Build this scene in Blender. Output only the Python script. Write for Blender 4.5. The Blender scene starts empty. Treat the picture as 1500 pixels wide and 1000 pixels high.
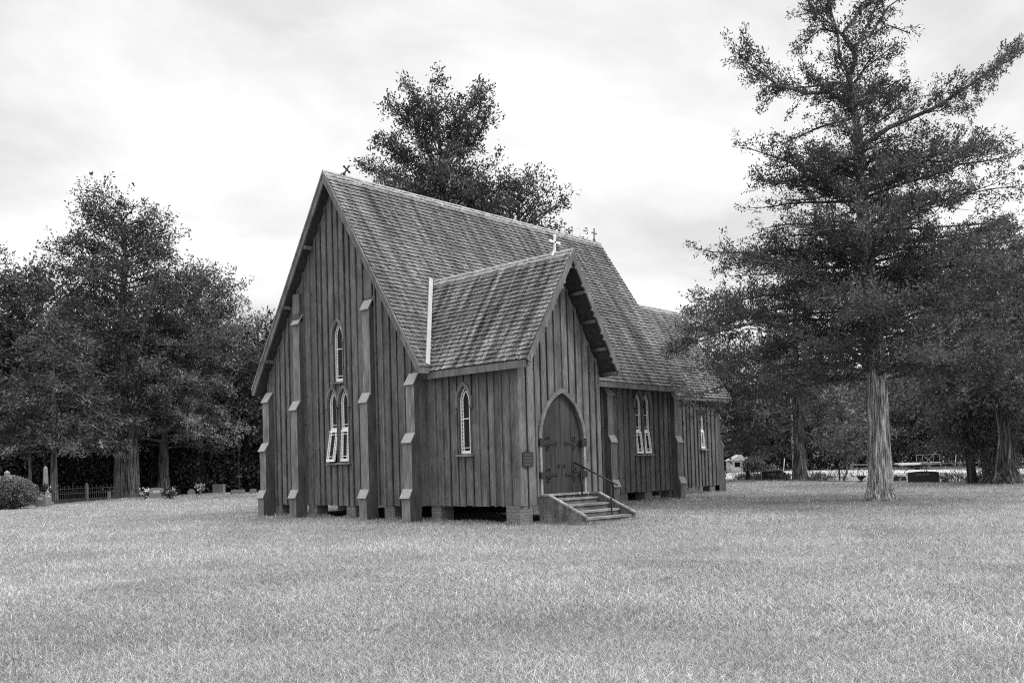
import bpy, math, random
import numpy as np
from mathutils import Vector, Matrix

# ------------------------------------------------------------------ camera, sky, sun, exposure
sc = bpy.context.scene
C = sc.collection
YAW, PITCH, ROLL, F_PX, SHIFT_PX = 0.826, 0.033, -0.028, 1358.0, 140.5
CAM = Vector((-15.788, -17.744, 1.26))
cd = bpy.data.cameras.new('camera'); cam = bpy.data.objects.new('camera', cd); C.objects.link(cam)
cd.sensor_width = 36.0; cd.lens = F_PX / 1500 * 36.0; cd.shift_y = SHIFT_PX / 1500
cd.clip_start = 0.1; cd.clip_end = 3000
_f = Vector((math.sin(YAW), math.cos(YAW), 0)); _r = Vector((math.cos(YAW), -math.sin(YAW), 0)); _u = Vector((0, 0, 1))
FWD, RGT = _f.copy(), _r.copy()
f2 = _f * math.cos(PITCH) + _u * math.sin(PITCH); u2 = _u * math.cos(PITCH) - _f * math.sin(PITCH)
r3 = _r * math.cos(ROLL) + u2 * math.sin(ROLL); u3 = u2 * math.cos(ROLL) - _r * math.sin(ROLL)
m = Matrix((( r3.x, u3.x, -f2.x, CAM.x), (r3.y, u3.y, -f2.y, CAM.y), (r3.z, u3.z, -f2.z, CAM.z), (0, 0, 0, 1)))
cam.matrix_world = m
sc.camera = cam
sc.view_settings.view_transform = 'Standard'
try: sc.view_settings.look = 'None'
except Exception: pass
sc.view_settings.exposure = 0.0; sc.view_settings.gamma = 1.0
try:
    sc.cycles.use_denoising = False; sc.cycles.filter_width = 1.1
    sc.cycles.max_bounces = 5; sc.cycles.diffuse_bounces = 3; sc.cycles.glossy_bounces = 2
    sc.cycles.transmission_bounces = 3; sc.cycles.transparent_max_bounces = 4
except Exception: pass

SUN_EL, SUN_AZ = math.radians(52), math.atan2(0.40, -0.90)      # az measured as atan2(x, y): behind the camera, to its right
world = bpy.data.worlds.new('World'); sc.world = world; world.use_nodes = True
wn, wl = world.node_tree.nodes, world.node_tree.links
wn.clear()
def wnode(t, **k):
    n = wn.new(t)
    for a, b in k.items(): setattr(n, a, b)
    return n
out = wnode('ShaderNodeOutputWorld'); bg = wnode('ShaderNodeBackground')
sky = wnode('ShaderNodeTexSky', sky_type='NISHITA'); sky.sun_disc = False
sky.sun_elevation = SUN_EL; sky.sun_rotation = SUN_AZ % (2 * math.pi); sky.dust_density = 4.0; sky.air_density = 1.0
bw = wnode('ShaderNodeRGBToBW'); wl.new(sky.outputs[0], bw.inputs[0])
tc = wnode('ShaderNodeTexCoord'); sep = wnode('ShaderNodeSeparateXYZ'); wl.new(tc.outputs['Generated'], sep.inputs[0])
zz = wnode('ShaderNodeMath', operation='ADD'); wl.new(sep.outputs['Z'], zz.inputs[0]); zz.inputs[1].default_value = 0.22
zm = wnode('ShaderNodeMath', operation='MAXIMUM'); wl.new(zz.outputs[0], zm.inputs[0]); zm.inputs[1].default_value = 0.12
dx = wnode('ShaderNodeMath', operation='DIVIDE'); wl.new(sep.outputs['X'], dx.inputs[0]); wl.new(zm.outputs[0], dx.inputs[1])
dy = wnode('ShaderNodeMath', operation='DIVIDE'); wl.new(sep.outputs['Y'], dy.inputs[0]); wl.new(zm.outputs[0], dy.inputs[1])
cmb = wnode('ShaderNodeCombineXYZ'); wl.new(dx.outputs[0], cmb.inputs[0]); wl.new(dy.outputs[0], cmb.inputs[1])
cn = wnode('ShaderNodeTexNoise'); cn.inputs['Scale'].default_value = 1.55; cn.inputs['Detail'].default_value = 6.0
cn.inputs['Roughness'].default_value = 0.56; cn.inputs['Distortion'].default_value = 0.35
wl.new(cmb.outputs[0], cn.inputs['Vector'])
ramp = wnode('ShaderNodeValToRGB'); ramp.color_ramp.elements[0].position = 0.38; ramp.color_ramp.elements[1].position = 0.56
ramp.color_ramp.elements[0].color = (.82, .82, .82, 1); ramp.color_ramp.elements[1].color = (1.08, 1.08, 1.08, 1)
wl.new(cn.outputs['Fac'], ramp.inputs[0])
cs = wnode('ShaderNodeMath', operation='MULTIPLY'); wl.new(ramp.outputs[0], cs.inputs[0]); cs.inputs[1].default_value = 10.0
mx = wnode('ShaderNodeMix', data_type='FLOAT'); mx.inputs[0].default_value = 0.93
wl.new(bw.outputs[0], mx.inputs[2]); wl.new(cs.outputs[0], mx.inputs[3])
# overcast skies are brightest overhead
zr_ = wnode('ShaderNodeMapRange', interpolation_type='SMOOTHSTEP'); wl.new(sep.outputs['Z'], zr_.inputs[0])
zr_.inputs[1].default_value = .40; zr_.inputs[2].default_value = .95; zr_.inputs[3].default_value = 1.0; zr_.inputs[4].default_value = 2.7
zk = wnode('ShaderNodeMath', operation='MULTIPLY'); wl.new(mx.outputs[0], zk.inputs[0]); wl.new(zr_.outputs[0], zk.inputs[1])
wl.new(zk.outputs[0], bg.inputs['Color']); bg.inputs['Strength'].default_value = 0.1
wl.new(bg.outputs[0], out.inputs[0])

sl = bpy.data.lights.new('sun', 'SUN'); sun = bpy.data.objects.new('sun', sl); C.objects.link(sun)
sl.energy = 2.1; sl.angle = math.radians(18); sl.color = (1, 1, 1)
sd = Vector((math.sin(SUN_AZ) * math.cos(SUN_EL), math.cos(SUN_AZ) * math.cos(SUN_EL), math.sin(SUN_EL)))
sun.rotation_euler = sd.to_track_quat('Z', 'Y').to_euler(); sun.location = (0, 0, 60)

# ------------------------------------------------------------------ materials (the photograph is black and white: all greys)
def mat(name, base, rough=0.85, spec=0.2, attr=True, grain=None, grain_amt=0.5, blotch=None, blotch_amt=0.3,
        bump=0.0, glim=(.3, .7), knots=False, transl=0.0, brick=False, extra=None):
    """grey surface: base x face attribute 'shade' x stretched grain noise x blotches, optional knots / bricks"""
    m = bpy.data.materials.new(name); m.use_nodes = True
    n, l = m.node_tree.nodes, m.node_tree.links
    b = n['Principled BSDF']; o = n['Material Output']
    b.inputs['Roughness'].default_value = rough
    b.inputs['Specular IOR Level'].default_value = spec
    tcn = n.new('ShaderNodeTexCoord')
    val = n.new('ShaderNodeValue'); val.outputs[0].default_value = base; cur = val.outputs[0]
    def mul(x):
        nonlocal cur
        k = n.new('ShaderNodeMath'); k.operation = 'MULTIPLY'; l.new(cur, k.inputs[0]); l.new(x, k.inputs[1]); cur = k.outputs[0]
    if attr:
        a = n.new('ShaderNodeAttribute'); a.attribute_name = 'shade'; mul(a.outputs['Fac'])
    def noise(scale, amt, detail=4.0, lo=.3, hi=.7):
        mp = n.new('ShaderNodeMapping'); l.new(tcn.outputs['Object'], mp.inputs['Vector']); mp.inputs['Scale'].default_value = scale
        t = n.new('ShaderNodeTexNoise'); t.inputs['Scale'].default_value = 1.0; t.inputs['Detail'].default_value = detail
        l.new(mp.outputs[0], t.inputs['Vector'])
        r = n.new('ShaderNodeMapRange'); l.new(t.outputs['Fac'], r.inputs[0])
        r.inputs[1].default_value = lo; r.inputs[2].default_value = hi
        r.inputs[3].default_value = 1 - amt; r.inputs[4].default_value = 1 + amt
        return r.outputs[0]
    g = None
    if grain: g = noise(grain, grain_amt, 4.0, *glim); mul(g)
    if blotch: mul(noise(blotch, blotch_amt, 5.0))
    if extra: mul(noise(extra[0], extra[1], 3.0, *extra[2:]))
    if knots:
        mp = n.new('ShaderNodeMapping'); l.new(tcn.outputs['Object'], mp.inputs['Vector']); mp.inputs['Scale'].default_value = (3.6, 3.6, 2.4)
        v = n.new('ShaderNodeTexVoronoi'); l.new(mp.outputs[0], v.inputs['Vector']); v.inputs['Scale'].default_value = 1.0
        r = n.new('ShaderNodeMapRange'); l.new(v.outputs['Distance'], r.inputs[0])
        r.inputs[1].default_value = .05; r.inputs[2].default_value = .11; r.inputs[3].default_value = .3; r.inputs[4].default_value = 1
        mul(r.outputs[0])
    if brick:
        mp = n.new('ShaderNodeMapping'); l.new(tcn.outputs['Object'], mp.inputs['Vector'])
        sx = n.new('ShaderNodeSeparateXYZ'); l.new(mp.outputs[0], sx.inputs[0])
        ad = n.new('ShaderNodeMath'); ad.operation = 'ADD'; l.new(sx.outputs[0], ad.inputs[0]); l.new(sx.outputs[1], ad.inputs[1])
        cm = n.new('ShaderNodeCombineXYZ'); l.new(ad.outputs[0], cm.inputs[0]); l.new(sx.outputs[2], cm.inputs[1])
        bt = n.new('ShaderNodeTexBrick'); l.new(cm.outputs[0], bt.inputs['Vector']); bt.inputs['Scale'].default_value = 1.0
        bt.inputs['Brick Width'].default_value = .21; bt.inputs['Row Height'].default_value = .075; bt.inputs['Mortar Size'].default_value = .008
        bt.inputs['Color1'].default_value = (.85, .85, .85, 1); bt.inputs['Color2'].default_value = (1.1, 1.1, 1.1, 1); bt.inputs['Mortar'].default_value = (.6, .6, .6, 1)
        mul(bt.outputs['Color'])
    l.new(cur, b.inputs['Base Color'])
    if bump and g is not None:
        bp = n.new('ShaderNodeBump'); bp.inputs['Strength'].default_value = bump; bp.inputs['Distance'].default_value = .03
        l.new(g, bp.inputs['Height']); l.new(bp.outputs[0], b.inputs['Normal'])
    if transl:
        tr = n.new('ShaderNodeBsdfTranslucent'); l.new(cur, tr.inputs['Color'])
        ms = n.new('ShaderNodeMixShader'); ms.inputs[0].default_value = transl
        l.new(b.outputs[0], ms.inputs[1]); l.new(tr.outputs[0], ms.inputs[2]); l.new(ms.outputs[0], o.inputs['Surface'])
    return m

M = {}
M['board'] = mat('board_wood', .135, grain=(70, 70, 5.0), grain_amt=.4, blotch=(3.4, 3.4, 1.6), blotch_amt=.3, bump=.25, extra=((14, 14, .8), .18), knots=True)
M['casing'] = mat('smooth_wood', .15, grain=(45, 45, 3), grain_amt=.35, blotch=(5, 5, 1.4), blotch_amt=.35, bump=.08)
M['trim'] = mat('weathered_trim', .19, grain=(9, 9, 9), grain_amt=.3, blotch=(3, 3, 3), blotch_amt=.3, bump=.1)
M['cap'] = mat('sloped_cap_wood', .36, grain=(20, 20, 20), grain_amt=.2)  # weathered pale wood, with sky light on the slope put into the colour
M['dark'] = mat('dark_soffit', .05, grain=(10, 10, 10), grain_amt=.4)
M['shingle'] = mat('roof_shingle', .145, grain=(26, 26, 26), grain_amt=.42, blotch=(5.5, .4, .4), blotch_amt=.55, bump=.3, extra=((1.6, .35, .35), .35))
M['shingle_b'] = mat('roof_shingle_porch', .145, grain=(26, 26, 26), grain_amt=.55, blotch=(.45, 6.5, .45), blotch_amt=.75, bump=.3, extra=((.4, 2.2, .4), .5))
M['ridge'] = mat('ridge_board', .33, grain=(12, 12, 12), grain_amt=.3)
M['white'] = mat('white_paint', .8, rough=.5, grain=(15, 15, 15), grain_amt=.08)
M['flash'] = mat('painted_flashing', .40, rough=.6, grain=(6, 6, 3), grain_amt=.12)
M['glass'] = mat('dark_glass', .008, rough=.1, spec=.12, attr=False)
M['door'] = mat('door_wood', .042, grain=(40, 40, 1.0), grain_amt=.35, blotch=(3, 3, .8), blotch_amt=.3, rough=.7)
M['iron'] = mat('black_iron', .02, rough=.55, spec=.4, grain=(20, 20, 20), grain_amt=.2)
M['iron_worn'] = mat('weathered_iron', .075, rough=.7, grain=(20, 20, 20), grain_amt=.3)
M['brick'] = mat('brick_pier', .2, brick=True, grain=(22, 22, 22), grain_amt=.3)
M['step'] = mat('step_wood', .14, grain=(3, 30, 30), grain_amt=.5, blotch=(3, 3, 3), blotch_amt=.3)
M['bark'] = mat('tree_bark', .14, grain=(14, 14, 1.2), grain_amt=.75, glim=(.38, .62), blotch=(2, 2, .5), blotch_amt=.35, bump=.9)
M['bark_light'] = mat('cedar_bark', .48, grain=(26, 26, 2.4), grain_amt=.75, glim=(.36, .64), blotch=(9, 9, 1.6), blotch_amt=.5, bump=1.0)
M['leaf'] = mat('leaf_green_dark', .080, rough=.6, spec=.3, transl=.22)
M['leaf_mid'] = mat('leaf_green_mid', .120, rough=.6, spec=.3, transl=.25)
M['leaf_pale'] = mat('leaf_green_pale', .175, rough=.6, spec=.3, transl=.3)
M['grass'] = mat('grass_blade', .60, rough=.7, spec=.2, transl=.3)
M['lawn'] = mat('lawn_turf', .19, attr=False, grain=(14, 14, 14), grain_amt=.5, blotch=(.6, .6, .6), blotch_amt=.25)
M['field'] = mat('dry_field', .38, attr=False, grain=(5, 5, 5), grain_amt=.3, blotch=(.25, .25, .25), blotch_amt=.25)
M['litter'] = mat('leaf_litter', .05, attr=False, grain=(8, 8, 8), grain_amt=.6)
M['stone'] = mat('grey_granite', .19, grain=(18, 18, 18), grain_amt=.3, blotch=(3, 3, 3), blotch_amt=.2)
M['stone_dark'] = mat('dark_granite', .035, rough=.5, grain=(30, 30, 30), grain_amt=.2)
M['stone_light'] = mat('pale_stone', .42, grain=(20, 20, 20), grain_amt=.35)
M['petal'] = mat('white_petal', .5, rough=.7)
M['petal_dark'] = mat('dark_petal', .03, rough=.7)
M['metal_light'] = mat('pale_metal', .6, rough=.5)

# ------------------------------------------------------------------ mesh helpers
def link_mesh(name, me, material, parent=None, smooth=False):
    o = bpy.data.objects.new(name, me); C.objects.link(o); me.materials.append(material)
    if parent is not None: o.parent = parent
    if smooth: me.polygons.foreach_set('use_smooth', np.ones(len(me.polygons), dtype=bool))
    return o

class Fr:
    """wall frame: u along the wall, n outward, z up"""
    def __init__(s, O, U, N): s.O, s.U, s.N = Vector(O), Vector(U), Vector(N)
    def p(s, u, n, z): return s.O + s.U * u + s.N * n + Vector((0, 0, z))

class MB:
    def __init__(s): s.v, s.f, s.sh = [], [], []
    def add(s, pts, faces, shade=1.0):
        b = len(s.v); s.v += [tuple(p) for p in pts]
        for f in faces: s.f.append([b + i for i in f]); s.sh.append(shade)
    def poly(s, pts, shade=1.0): s.add(pts, [list(range(len(pts)))], shade)
    def box8(s, p, shade=1.0):
        s.add(p, [(0, 3, 2, 1), (4, 5, 6, 7), (0, 1, 5, 4), (1, 2, 6, 5), (2, 3, 7, 6), (3, 0, 4, 7)], shade)
    def box(s, x0, x1, y0, y1, z0, z1, shade=1.0):
        s.box8([(x0, y0, z0), (x1, y0, z0), (x1, y1, z0), (x0, y1, z0), (x0, y0, z1), (x1, y0, z1), (x1, y1, z1), (x0, y1, z1)], shade)
    def fbox(s, fr, u0, u1, n0, n1, z0, z1, shade=1.0):
        s.box8([fr.p(*c) for c in ((u0, n0, z0), (u1, n0, z0), (u1, n1, z0), (u0, n1, z0), (u0, n0, z1), (u1, n0, z1), (u1, n1, z1), (u0, n1, z1))], shade)
    def prism(s, fr, poly, n0, n1, shade=1.0, nf=None):
        nf = nf or (lambda u, z: 0.0); k = len(poly)
        a = [fr.p(u, n0 + nf(u, z), z) for u, z in poly] + [fr.p(u, n1 + nf(u, z), z) for u, z in poly]
        s.add(a, [list(range(k))[::-1], list(range(k, 2 * k))] + [(i, (i + 1) % k, k + (i + 1) % k, k + i) for i in range(k)], shade)
    def uprism(s, fr, poly, u0, u1, shade=1.0):
        """polygon in (n, z) extruded along u"""
        k = len(poly)
        a = [fr.p(u0, n, z) for n, z in poly] + [fr.p(u1, n, z) for n, z in poly]
        s.add(a, [list(range(k)), list(range(k, 2 * k))[::-1]] + [(i, k + i, k + (i + 1) % k, (i + 1) % k) for i in range(k)], shade)
    def tube(s, path, radii, n=8, shade=1.0, cap=True):
        path = [Vector(p) for p in path]; b = len(s.v); k = len(path)
        if not hasattr(radii, '__len__'): radii = [radii] * k
        ref = None
        for i, p in enumerate(path):
            d = (path[min(i + 1, k - 1)] - path[max(i - 1, 0)]).normalized()
            if ref is None: ref = d.orthogonal().normalized()
            a = (ref - d * ref.dot(d)).normalized(); ref = a; c = d.cross(a)
            for j in range(n):
                t = 2 * math.pi * j / n; s.v.append(tuple(p + (a * math.cos(t) + c * math.sin(t)) * radii[i]))
        for i in range(k - 1):
            for j in range(n):
                s.f.append([b + i * n + j, b + i * n + (j + 1) % n, b + (i + 1) * n + (j + 1) % n, b + (i + 1) * n + j]); s.sh.append(shade)
        if cap:
            s.f.append([b + j for j in range(n)][::-1]); s.sh.append(shade)
            s.f.append([b + (k - 1) * n + j for j in range(n)]); s.sh.append(shade)
    def lathe(s, prof, c=(0, 0, 0), n=14, shade=1.0):
        b = len(s.v)
        for r, z in prof:
            for j in range(n):
                t = 2 * math.pi * j / n; s.v.append((c[0] + r * math.cos(t), c[1] + r * math.sin(t), c[2] + z))
        for i in range(len(prof) - 1):
            for j in range(n):
                s.f.append([b + i * n + j, b + i * n + (j + 1) % n, b + (i + 1) * n + (j + 1) % n, b + (i + 1) * n + j]); s.sh.append(shade)
        s.f.append([b + (len(prof) - 1) * n + j for j in range(n)]); s.sh.append(shade)
    def build(s, name, material, parent=None, smooth=False):
        me = bpy.data.meshes.new(name); me.from_pydata(s.v, [], s.f)
        a = me.attributes.new('shade', 'FLOAT', 'FACE'); a.data.foreach_set('value', np.array(s.sh, dtype=np.float32))
        me.update()
        return link_mesh(name, me, material, parent, smooth)

def np_mesh(name, V, k, shade, material, parent=None):
    """V: (n*k, 3) vertices, each k of them one face"""
    V = np.ascontiguousarray(V, dtype=np.float32); nv = len(V); nf = nv // k
    me = bpy.data.meshes.new(name); me.vertices.add(nv); me.loops.add(nv); me.polygons.add(nf)
    me.vertices.foreach_set('co', V.ravel()); me.loops.foreach_set('vertex_index', np.arange(nv, dtype=np.int32))
    me.polygons.foreach_set('loop_start', np.arange(0, nv, k, dtype=np.int32))
    try: me.polygons.foreach_set('loop_total', np.full(nf, k, dtype=np.int32))
    except Exception: pass
    a = me.attributes.new('shade', 'FLOAT', 'FACE'); a.data.foreach_set('value', np.asarray(shade, dtype=np.float32))
    me.update(calc_edges=True)
    return link_mesh(name, me, material, parent)

def tag(o, label, cat, group=None):
    o['label'] = label; o['category'] = cat
    if group: o['group'] = group
    return o
def thing(name, label, cat, loc=(0, 0, 0), rz=0.0, group=None):
    o = bpy.data.objects.new(name, None); C.objects.link(o); o.empty_display_size = .3
    o.location = loc; o.rotation_euler = (0, 0, rz)
    return tag(o, label, cat, group)
def structure(o, kind='structure', label=None, cat=None):
    o['kind'] = kind
    if label: o['label'] = label; o['category'] = cat
    return o
def copy_tree(o, parent=None):
    c = o.copy(); C.objects.link(c)
    if parent is not None: c.parent = parent
    for ch in list(o.children): copy_tree(ch, c)
    return c

def gz(x, y):
    """height of the ground"""
    return -.04 + .25 * np.tanh((.0085 * x + .012 * y) / .25)
def gzf(x, y): return float(gz(x, y))

# ------------------------------------------------------------------ ground sheets
def inside(poly, x, y):
    r = np.zeros(x.shape, bool); n = len(poly)
    for i in range(n):
        x0, y0 = poly[i]; x1, y1 = poly[(i + 1) % n]
        c = ((y0 > y) != (y1 > y)) & (x < (x1 - x0) * (y - y0) / (y1 - y0 + 1e-12) + x0); r ^= c
    return r

def sheet(name, poly, dz, material, step=3.0):
    """a ground sheet following the terrain: polygon outline filled with a grid, cut along the outline"""
    import bmesh
    bm = bmesh.new(); vs = [bm.verts.new((x, y, 0)) for x, y in poly]; bm.faces.new(vs)
    xs = [p[0] for p in poly]; ys = [p[1] for p in poly]
    for ax, lo, hi in ((0, min(xs), max(xs)), (1, min(ys), max(ys))):
        c = lo + step
        while c < hi:
            co = [0, 0, 0]; no = [0, 0, 0]; co[ax] = c; no[ax] = 1
            bmesh.ops.bisect_plane(bm, geom=bm.verts[:] + bm.edges[:] + bm.faces[:], plane_co=co, plane_no=no); c += step
    for v in bm.verts: v.co.z = gzf(v.co.x, v.co.y) + dz
    me = bpy.data.meshes.new(name); bm.to_mesh(me); bm.free()
    return structure(link_mesh(name, me, material))

axis = [-1500, -600, -250, -120, -80] + list(range(-60, 91, 3)) + [100, 120, 160, 250, 600, 1500]
gv = [(x, y, gzf(x, y)) for y in axis for x in axis]; na = len(axis)
me = bpy.data.meshes.new('lawn')
me.from_pydata(gv, [], [(j * na + i, j * na + i + 1, (j + 1) * na + i + 1, (j + 1) * na + i) for j in range(na - 1) for i in range(na - 1)])
structure(link_mesh('lawn', me, M['lawn'], smooth=True))

LAWN = [(-60, -60), (-70, 0), (-40, 12), (-8, 21), (-2.2, 24.4), (1.6, 27.2), (5, 31), (8.5, 34.5), (12, 35.8), (16, 34.5), (20, 32), (28, 22),
        (34, 14), (34.9, 11.2), (32.6, 7), (29, 1.5), (27.2, -3), (27, -7.2), (27, -20), (25, -60)]
FIELD = [(25, -60), (27, -20), (27, -7.2), (27.2, -3), (29, 1.5), (32.6, 7), (34.9, 11.2), (37, 15), (50, 34), (82, 42), (77, 32), (66, 17), (56, 2), (52, -20), (50, -60)]
sheet('field', FIELD, .03, M['field'])
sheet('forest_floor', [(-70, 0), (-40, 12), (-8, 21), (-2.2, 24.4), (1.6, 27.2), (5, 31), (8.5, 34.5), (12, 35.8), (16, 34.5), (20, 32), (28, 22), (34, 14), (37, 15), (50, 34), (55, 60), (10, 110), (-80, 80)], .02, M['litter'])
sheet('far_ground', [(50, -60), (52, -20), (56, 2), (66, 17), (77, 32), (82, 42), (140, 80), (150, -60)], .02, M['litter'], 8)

# ------------------------------------------------------------------ grass blades
def value_noise(x, y, scale, seed):
    r = np.random.default_rng(seed); G = r.random((128, 128)); x = x / scale; y = y / scale
    xi = np.floor(x).astype(int); yi = np.floor(y).astype(int); fx = x - xi; fy = y - yi
    fx = fx * fx * (3 - 2 * fx); fy = fy * fy * (3 - 2 * fy)
    a = G[xi % 128, yi % 128]; b = G[(xi + 1) % 128, yi % 128]; c = G[xi % 128, (yi + 1) % 128]; d = G[(xi + 1) % 128, (yi + 1) % 128]
    return (a * (1 - fx) + b * fx) * (1 - fy) + (c * (1 - fx) + d * fx) * fy

def grass():
    rng = np.random.default_rng(5); Vs, Ss = [], []
    rings = [(3.8, 8.2, 420000, .036, .0033, 2), (8.2, 14.0, 380000, .038, .0048, 2), (14.0, 26.0, 360000, .042, .0075, 1), (26.0, 62.0, 280000, .04, .015, 1)]
    for r0, r1, n, h, w, seg in rings:
        ang = YAW + rng.uniform(-.78, .78, n); rr = np.sqrt(rng.uniform(r0 ** 2, r1 ** 2, n))
        x = CAM.x + np.sin(ang) * rr; y = CAM.y + np.cos(ang) * rr
        k = inside(LAWN, x, y)
        k &= ~((x > -.05) & (x < 12.1) & (y > 0.05) & (y < 6.95)) & ~((x > .3) & (x < 3.4) & (y > -3.15) & (y < .1)) & ~((x > 12) & (x < 16.9) & (y > 1.3) & (y < 5.7))
        k &= ~((x > .8) & (x < 2.85) & (y > -4.6) & (y < -3)) & ((x - 12.23) ** 2 + (y + 6.95) ** 2 > .3 ** 2)
        x, y = x[k], y[k]
        big = value_noise(x, y, 2.3, 1) * .55 + value_noise(x, y, .8, 2) * .3 + value_noise(x, y, .25, 3) * .15
        hh = h * (.45 + .85 * rng.random(len(x))) * (.75 + .5 * big)
        keep = rng.random(len(x)) < (.55 + .9 * big); x, y, hh, big = x[keep], y[keep], hh[keep], big[keep]; n = len(x)
        z = gz(x, y) - .005
        a = rng.uniform(0, 2 * np.pi, n); lean = np.abs(rng.normal(.75, .45, n))
        b = a + np.pi / 2 + rng.normal(0, .5, n)
        P = np.stack([x, y, z], 1); Wd = np.stack([np.cos(b), np.sin(b), np.zeros(n)], 1) * (w * rng.uniform(.6, 1.3, n))[:, None] * .5
        T = np.stack([np.cos(a) * lean, np.sin(a) * lean, np.ones(n)], 1) * hh[:, None]
        T2 = np.stack([np.cos(a) * lean * 2.1, np.sin(a) * lean * 2.1, 1.45 * np.ones(n)], 1) * hh[:, None]
        sh = (.30 + .95 * rng.random(n) ** 1.5) * (.62 + .7 * big) * np.where(rng.random(n) < .08, 1.5, 1)
        if seg == 2:
            Vs.append(np.stack([P - Wd, P + Wd, P + T + Wd * .8, P + T - Wd * .8], 1).reshape(-1, 3)); Ss.append(sh * .9)
            Vs.append(np.stack([P + T - Wd * .8, P + T + Wd * .8, P + T2 + Wd * .12, P + T2 - Wd * .12], 1).reshape(-1, 3)); Ss.append(sh * 1.1)
        else:
            Tm = T * .4 + T2 * .6
            Vs.append(np.stack([P - Wd, P + Wd, P + Tm + Wd * .3, P + Tm - Wd * .3], 1).reshape(-1, 3)); Ss.append(sh)
    segs = [((0, 7.05), (-.06, 0)), ((-.05, -.1), (.2, -.1)), ((.2, -.1), (.2, -3.25)), ((.2, -3.27), (.85, -3.27)), ((.8, -3.3), (.8, -4.65)), ((.8, -4.67), (2.85, -4.67)), ((2.85, -4.65), (2.85, -3.27)), ((3.42, -3.2), (3.42, 0)), ((3.4, -.06), (12, -.06)), ((12, 1.2), (16.9, 1.2))]
    segs += [((-.42, y), (-.42, y + .33)) for y in (0, 1.73, 4.97, 6.65)] + [((12.23 + .45 * math.cos(t), -6.95 + .45 * math.sin(t)), (12.23 + .45 * math.cos(t + .5), -6.95 + .45 * math.sin(t + .5))) for t in np.arange(0, 6.3, .5)]
    for (xa, ya), (xb, yb) in segs:
        n = int(math.hypot(xb - xa, yb - ya) * 420); t = rng.random(n); x = xa + (xb - xa) * t + rng.normal(0, .035, n); y = ya + (yb - ya) * t + rng.normal(0, .035, n)
        hh = rng.uniform(.03, .10, n) * (.5 + value_noise(x, y, .5, 4)); a = rng.uniform(0, 2 * np.pi, n); b = a + np.pi / 2; ln_ = np.abs(rng.normal(.35, .3, n))
        P = np.stack([x, y, gz(x, y) - .005], 1); Wd = np.stack([np.cos(b), np.sin(b), 0 * x], 1) * .005; Tm = np.stack([np.cos(a) * ln_, np.sin(a) * ln_, np.ones(n)], 1) * hh[:, None]
        Vs.append(np.stack([P - Wd, P + Wd, P + Tm + Wd * .2, P + Tm - Wd * .2], 1).reshape(-1, 3)); Ss.append(.3 + .7 * rng.random(n))
    o = np_mesh('grass', np.concatenate(Vs), 4, np.concatenate(Ss), M['grass'])
    structure(o, 'stuff', 'mown lawn grass with rough blades and darker tufts around the church', 'grass')
grass()

# ------------------------------------------------------------------ arch helpers
def arch_R(w, ha): return (ha * ha + w * w) / (2 * w)
def arch_z(u, w, zs, ha):
    R = arch_R(w, ha); u = abs(u)
    if u >= w: return zs
    return zs + math.sqrt(max(0, R * R - (u + R - w) ** 2))
def outline(uc, w, z0, zs, ha, off=0.0, n=10, zlow=None):
    """open outline from lower left over the apex to lower right, offset outward by off; same count for every off"""
    R = arch_R(w, ha); c = R - w; Ro = R + off
    tmax = math.acos(max(-1, min(1, c / Ro)))
    L = [(uc - (w + off), z0 if zlow is None else zlow)]
    for i in range(n + 1):
        t = tmax * i / n; L.append((uc + c - Ro * math.cos(t), zs + Ro * math.sin(t)))
    Rr = [(2 * uc - u, z) for u, z in L[::-1]][1:]
    return L + Rr
def ring(mb, fr, A, B, n0, n1, shade=1.0, nf=None):
    for i in range(len(A) - 1): mb.prism(fr, [A[i], A[i + 1], B[i + 1], B[i]], n0, n1, shade, nf)

# ------------------------------------------------------------------ THE CHURCH
W, YC = 6.975, 3.45
church = thing('church', 'weathered board-and-batten wooden church with steep shingle roof and gabled side porch', 'church')
RN = random.Random(11)
ZC = .36                      # underside of the cladding
NS, NE = 1.512, (-.42, 3.87)  # nave roof: slope, eave (y, z of the top)
def nave_top(y): return NE[1] + NS * (min(y, 2 * YC - y) - NE[0])
PX0, PXC, PZE, PS = 0.0, 1.79, 3.75, 1.55   # porch roof
def porch_top(x): return PZE + PS * (min(x, 2 * PXC - x) - PX0)
CS, CE = 1.60, (1.05, 3.77)
def chan_top(y): return CE[1] + CS * (min(y, 2 * YC - y) - CE[0])

gable = Fr((0, 0, 0), (0, 1, 0), (-1, 0, 0)); south = Fr((0, 0, 0), (1, 0, 0), (0, -1, 0)); north = Fr((0, W, 0), (1, 0, 0), (0, 1, 0)); east = Fr((12.0, 0, 0), (0, 1, 0), (1, 0, 0))
pleft = Fr((.24, 0, 0), (0, 1, 0), (-1, 0, 0)); pright = Fr((3.36, 0, 0), (0, 1, 0), (1, 0, 0)); pfront = Fr((0, -3.2, 0), (1, 0, 0), (0, -1, 0))
csouth = Fr((0, 1.25, 0), (1, 0, 0), (0, -1, 0)); cnorth = Fr((0, 2 * YC - 1.25, 0), (1, 0, 0), (0, 1, 0)); ceast = Fr((16.9, 0, 0), (0, 1, 0), (1, 0, 0))

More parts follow.
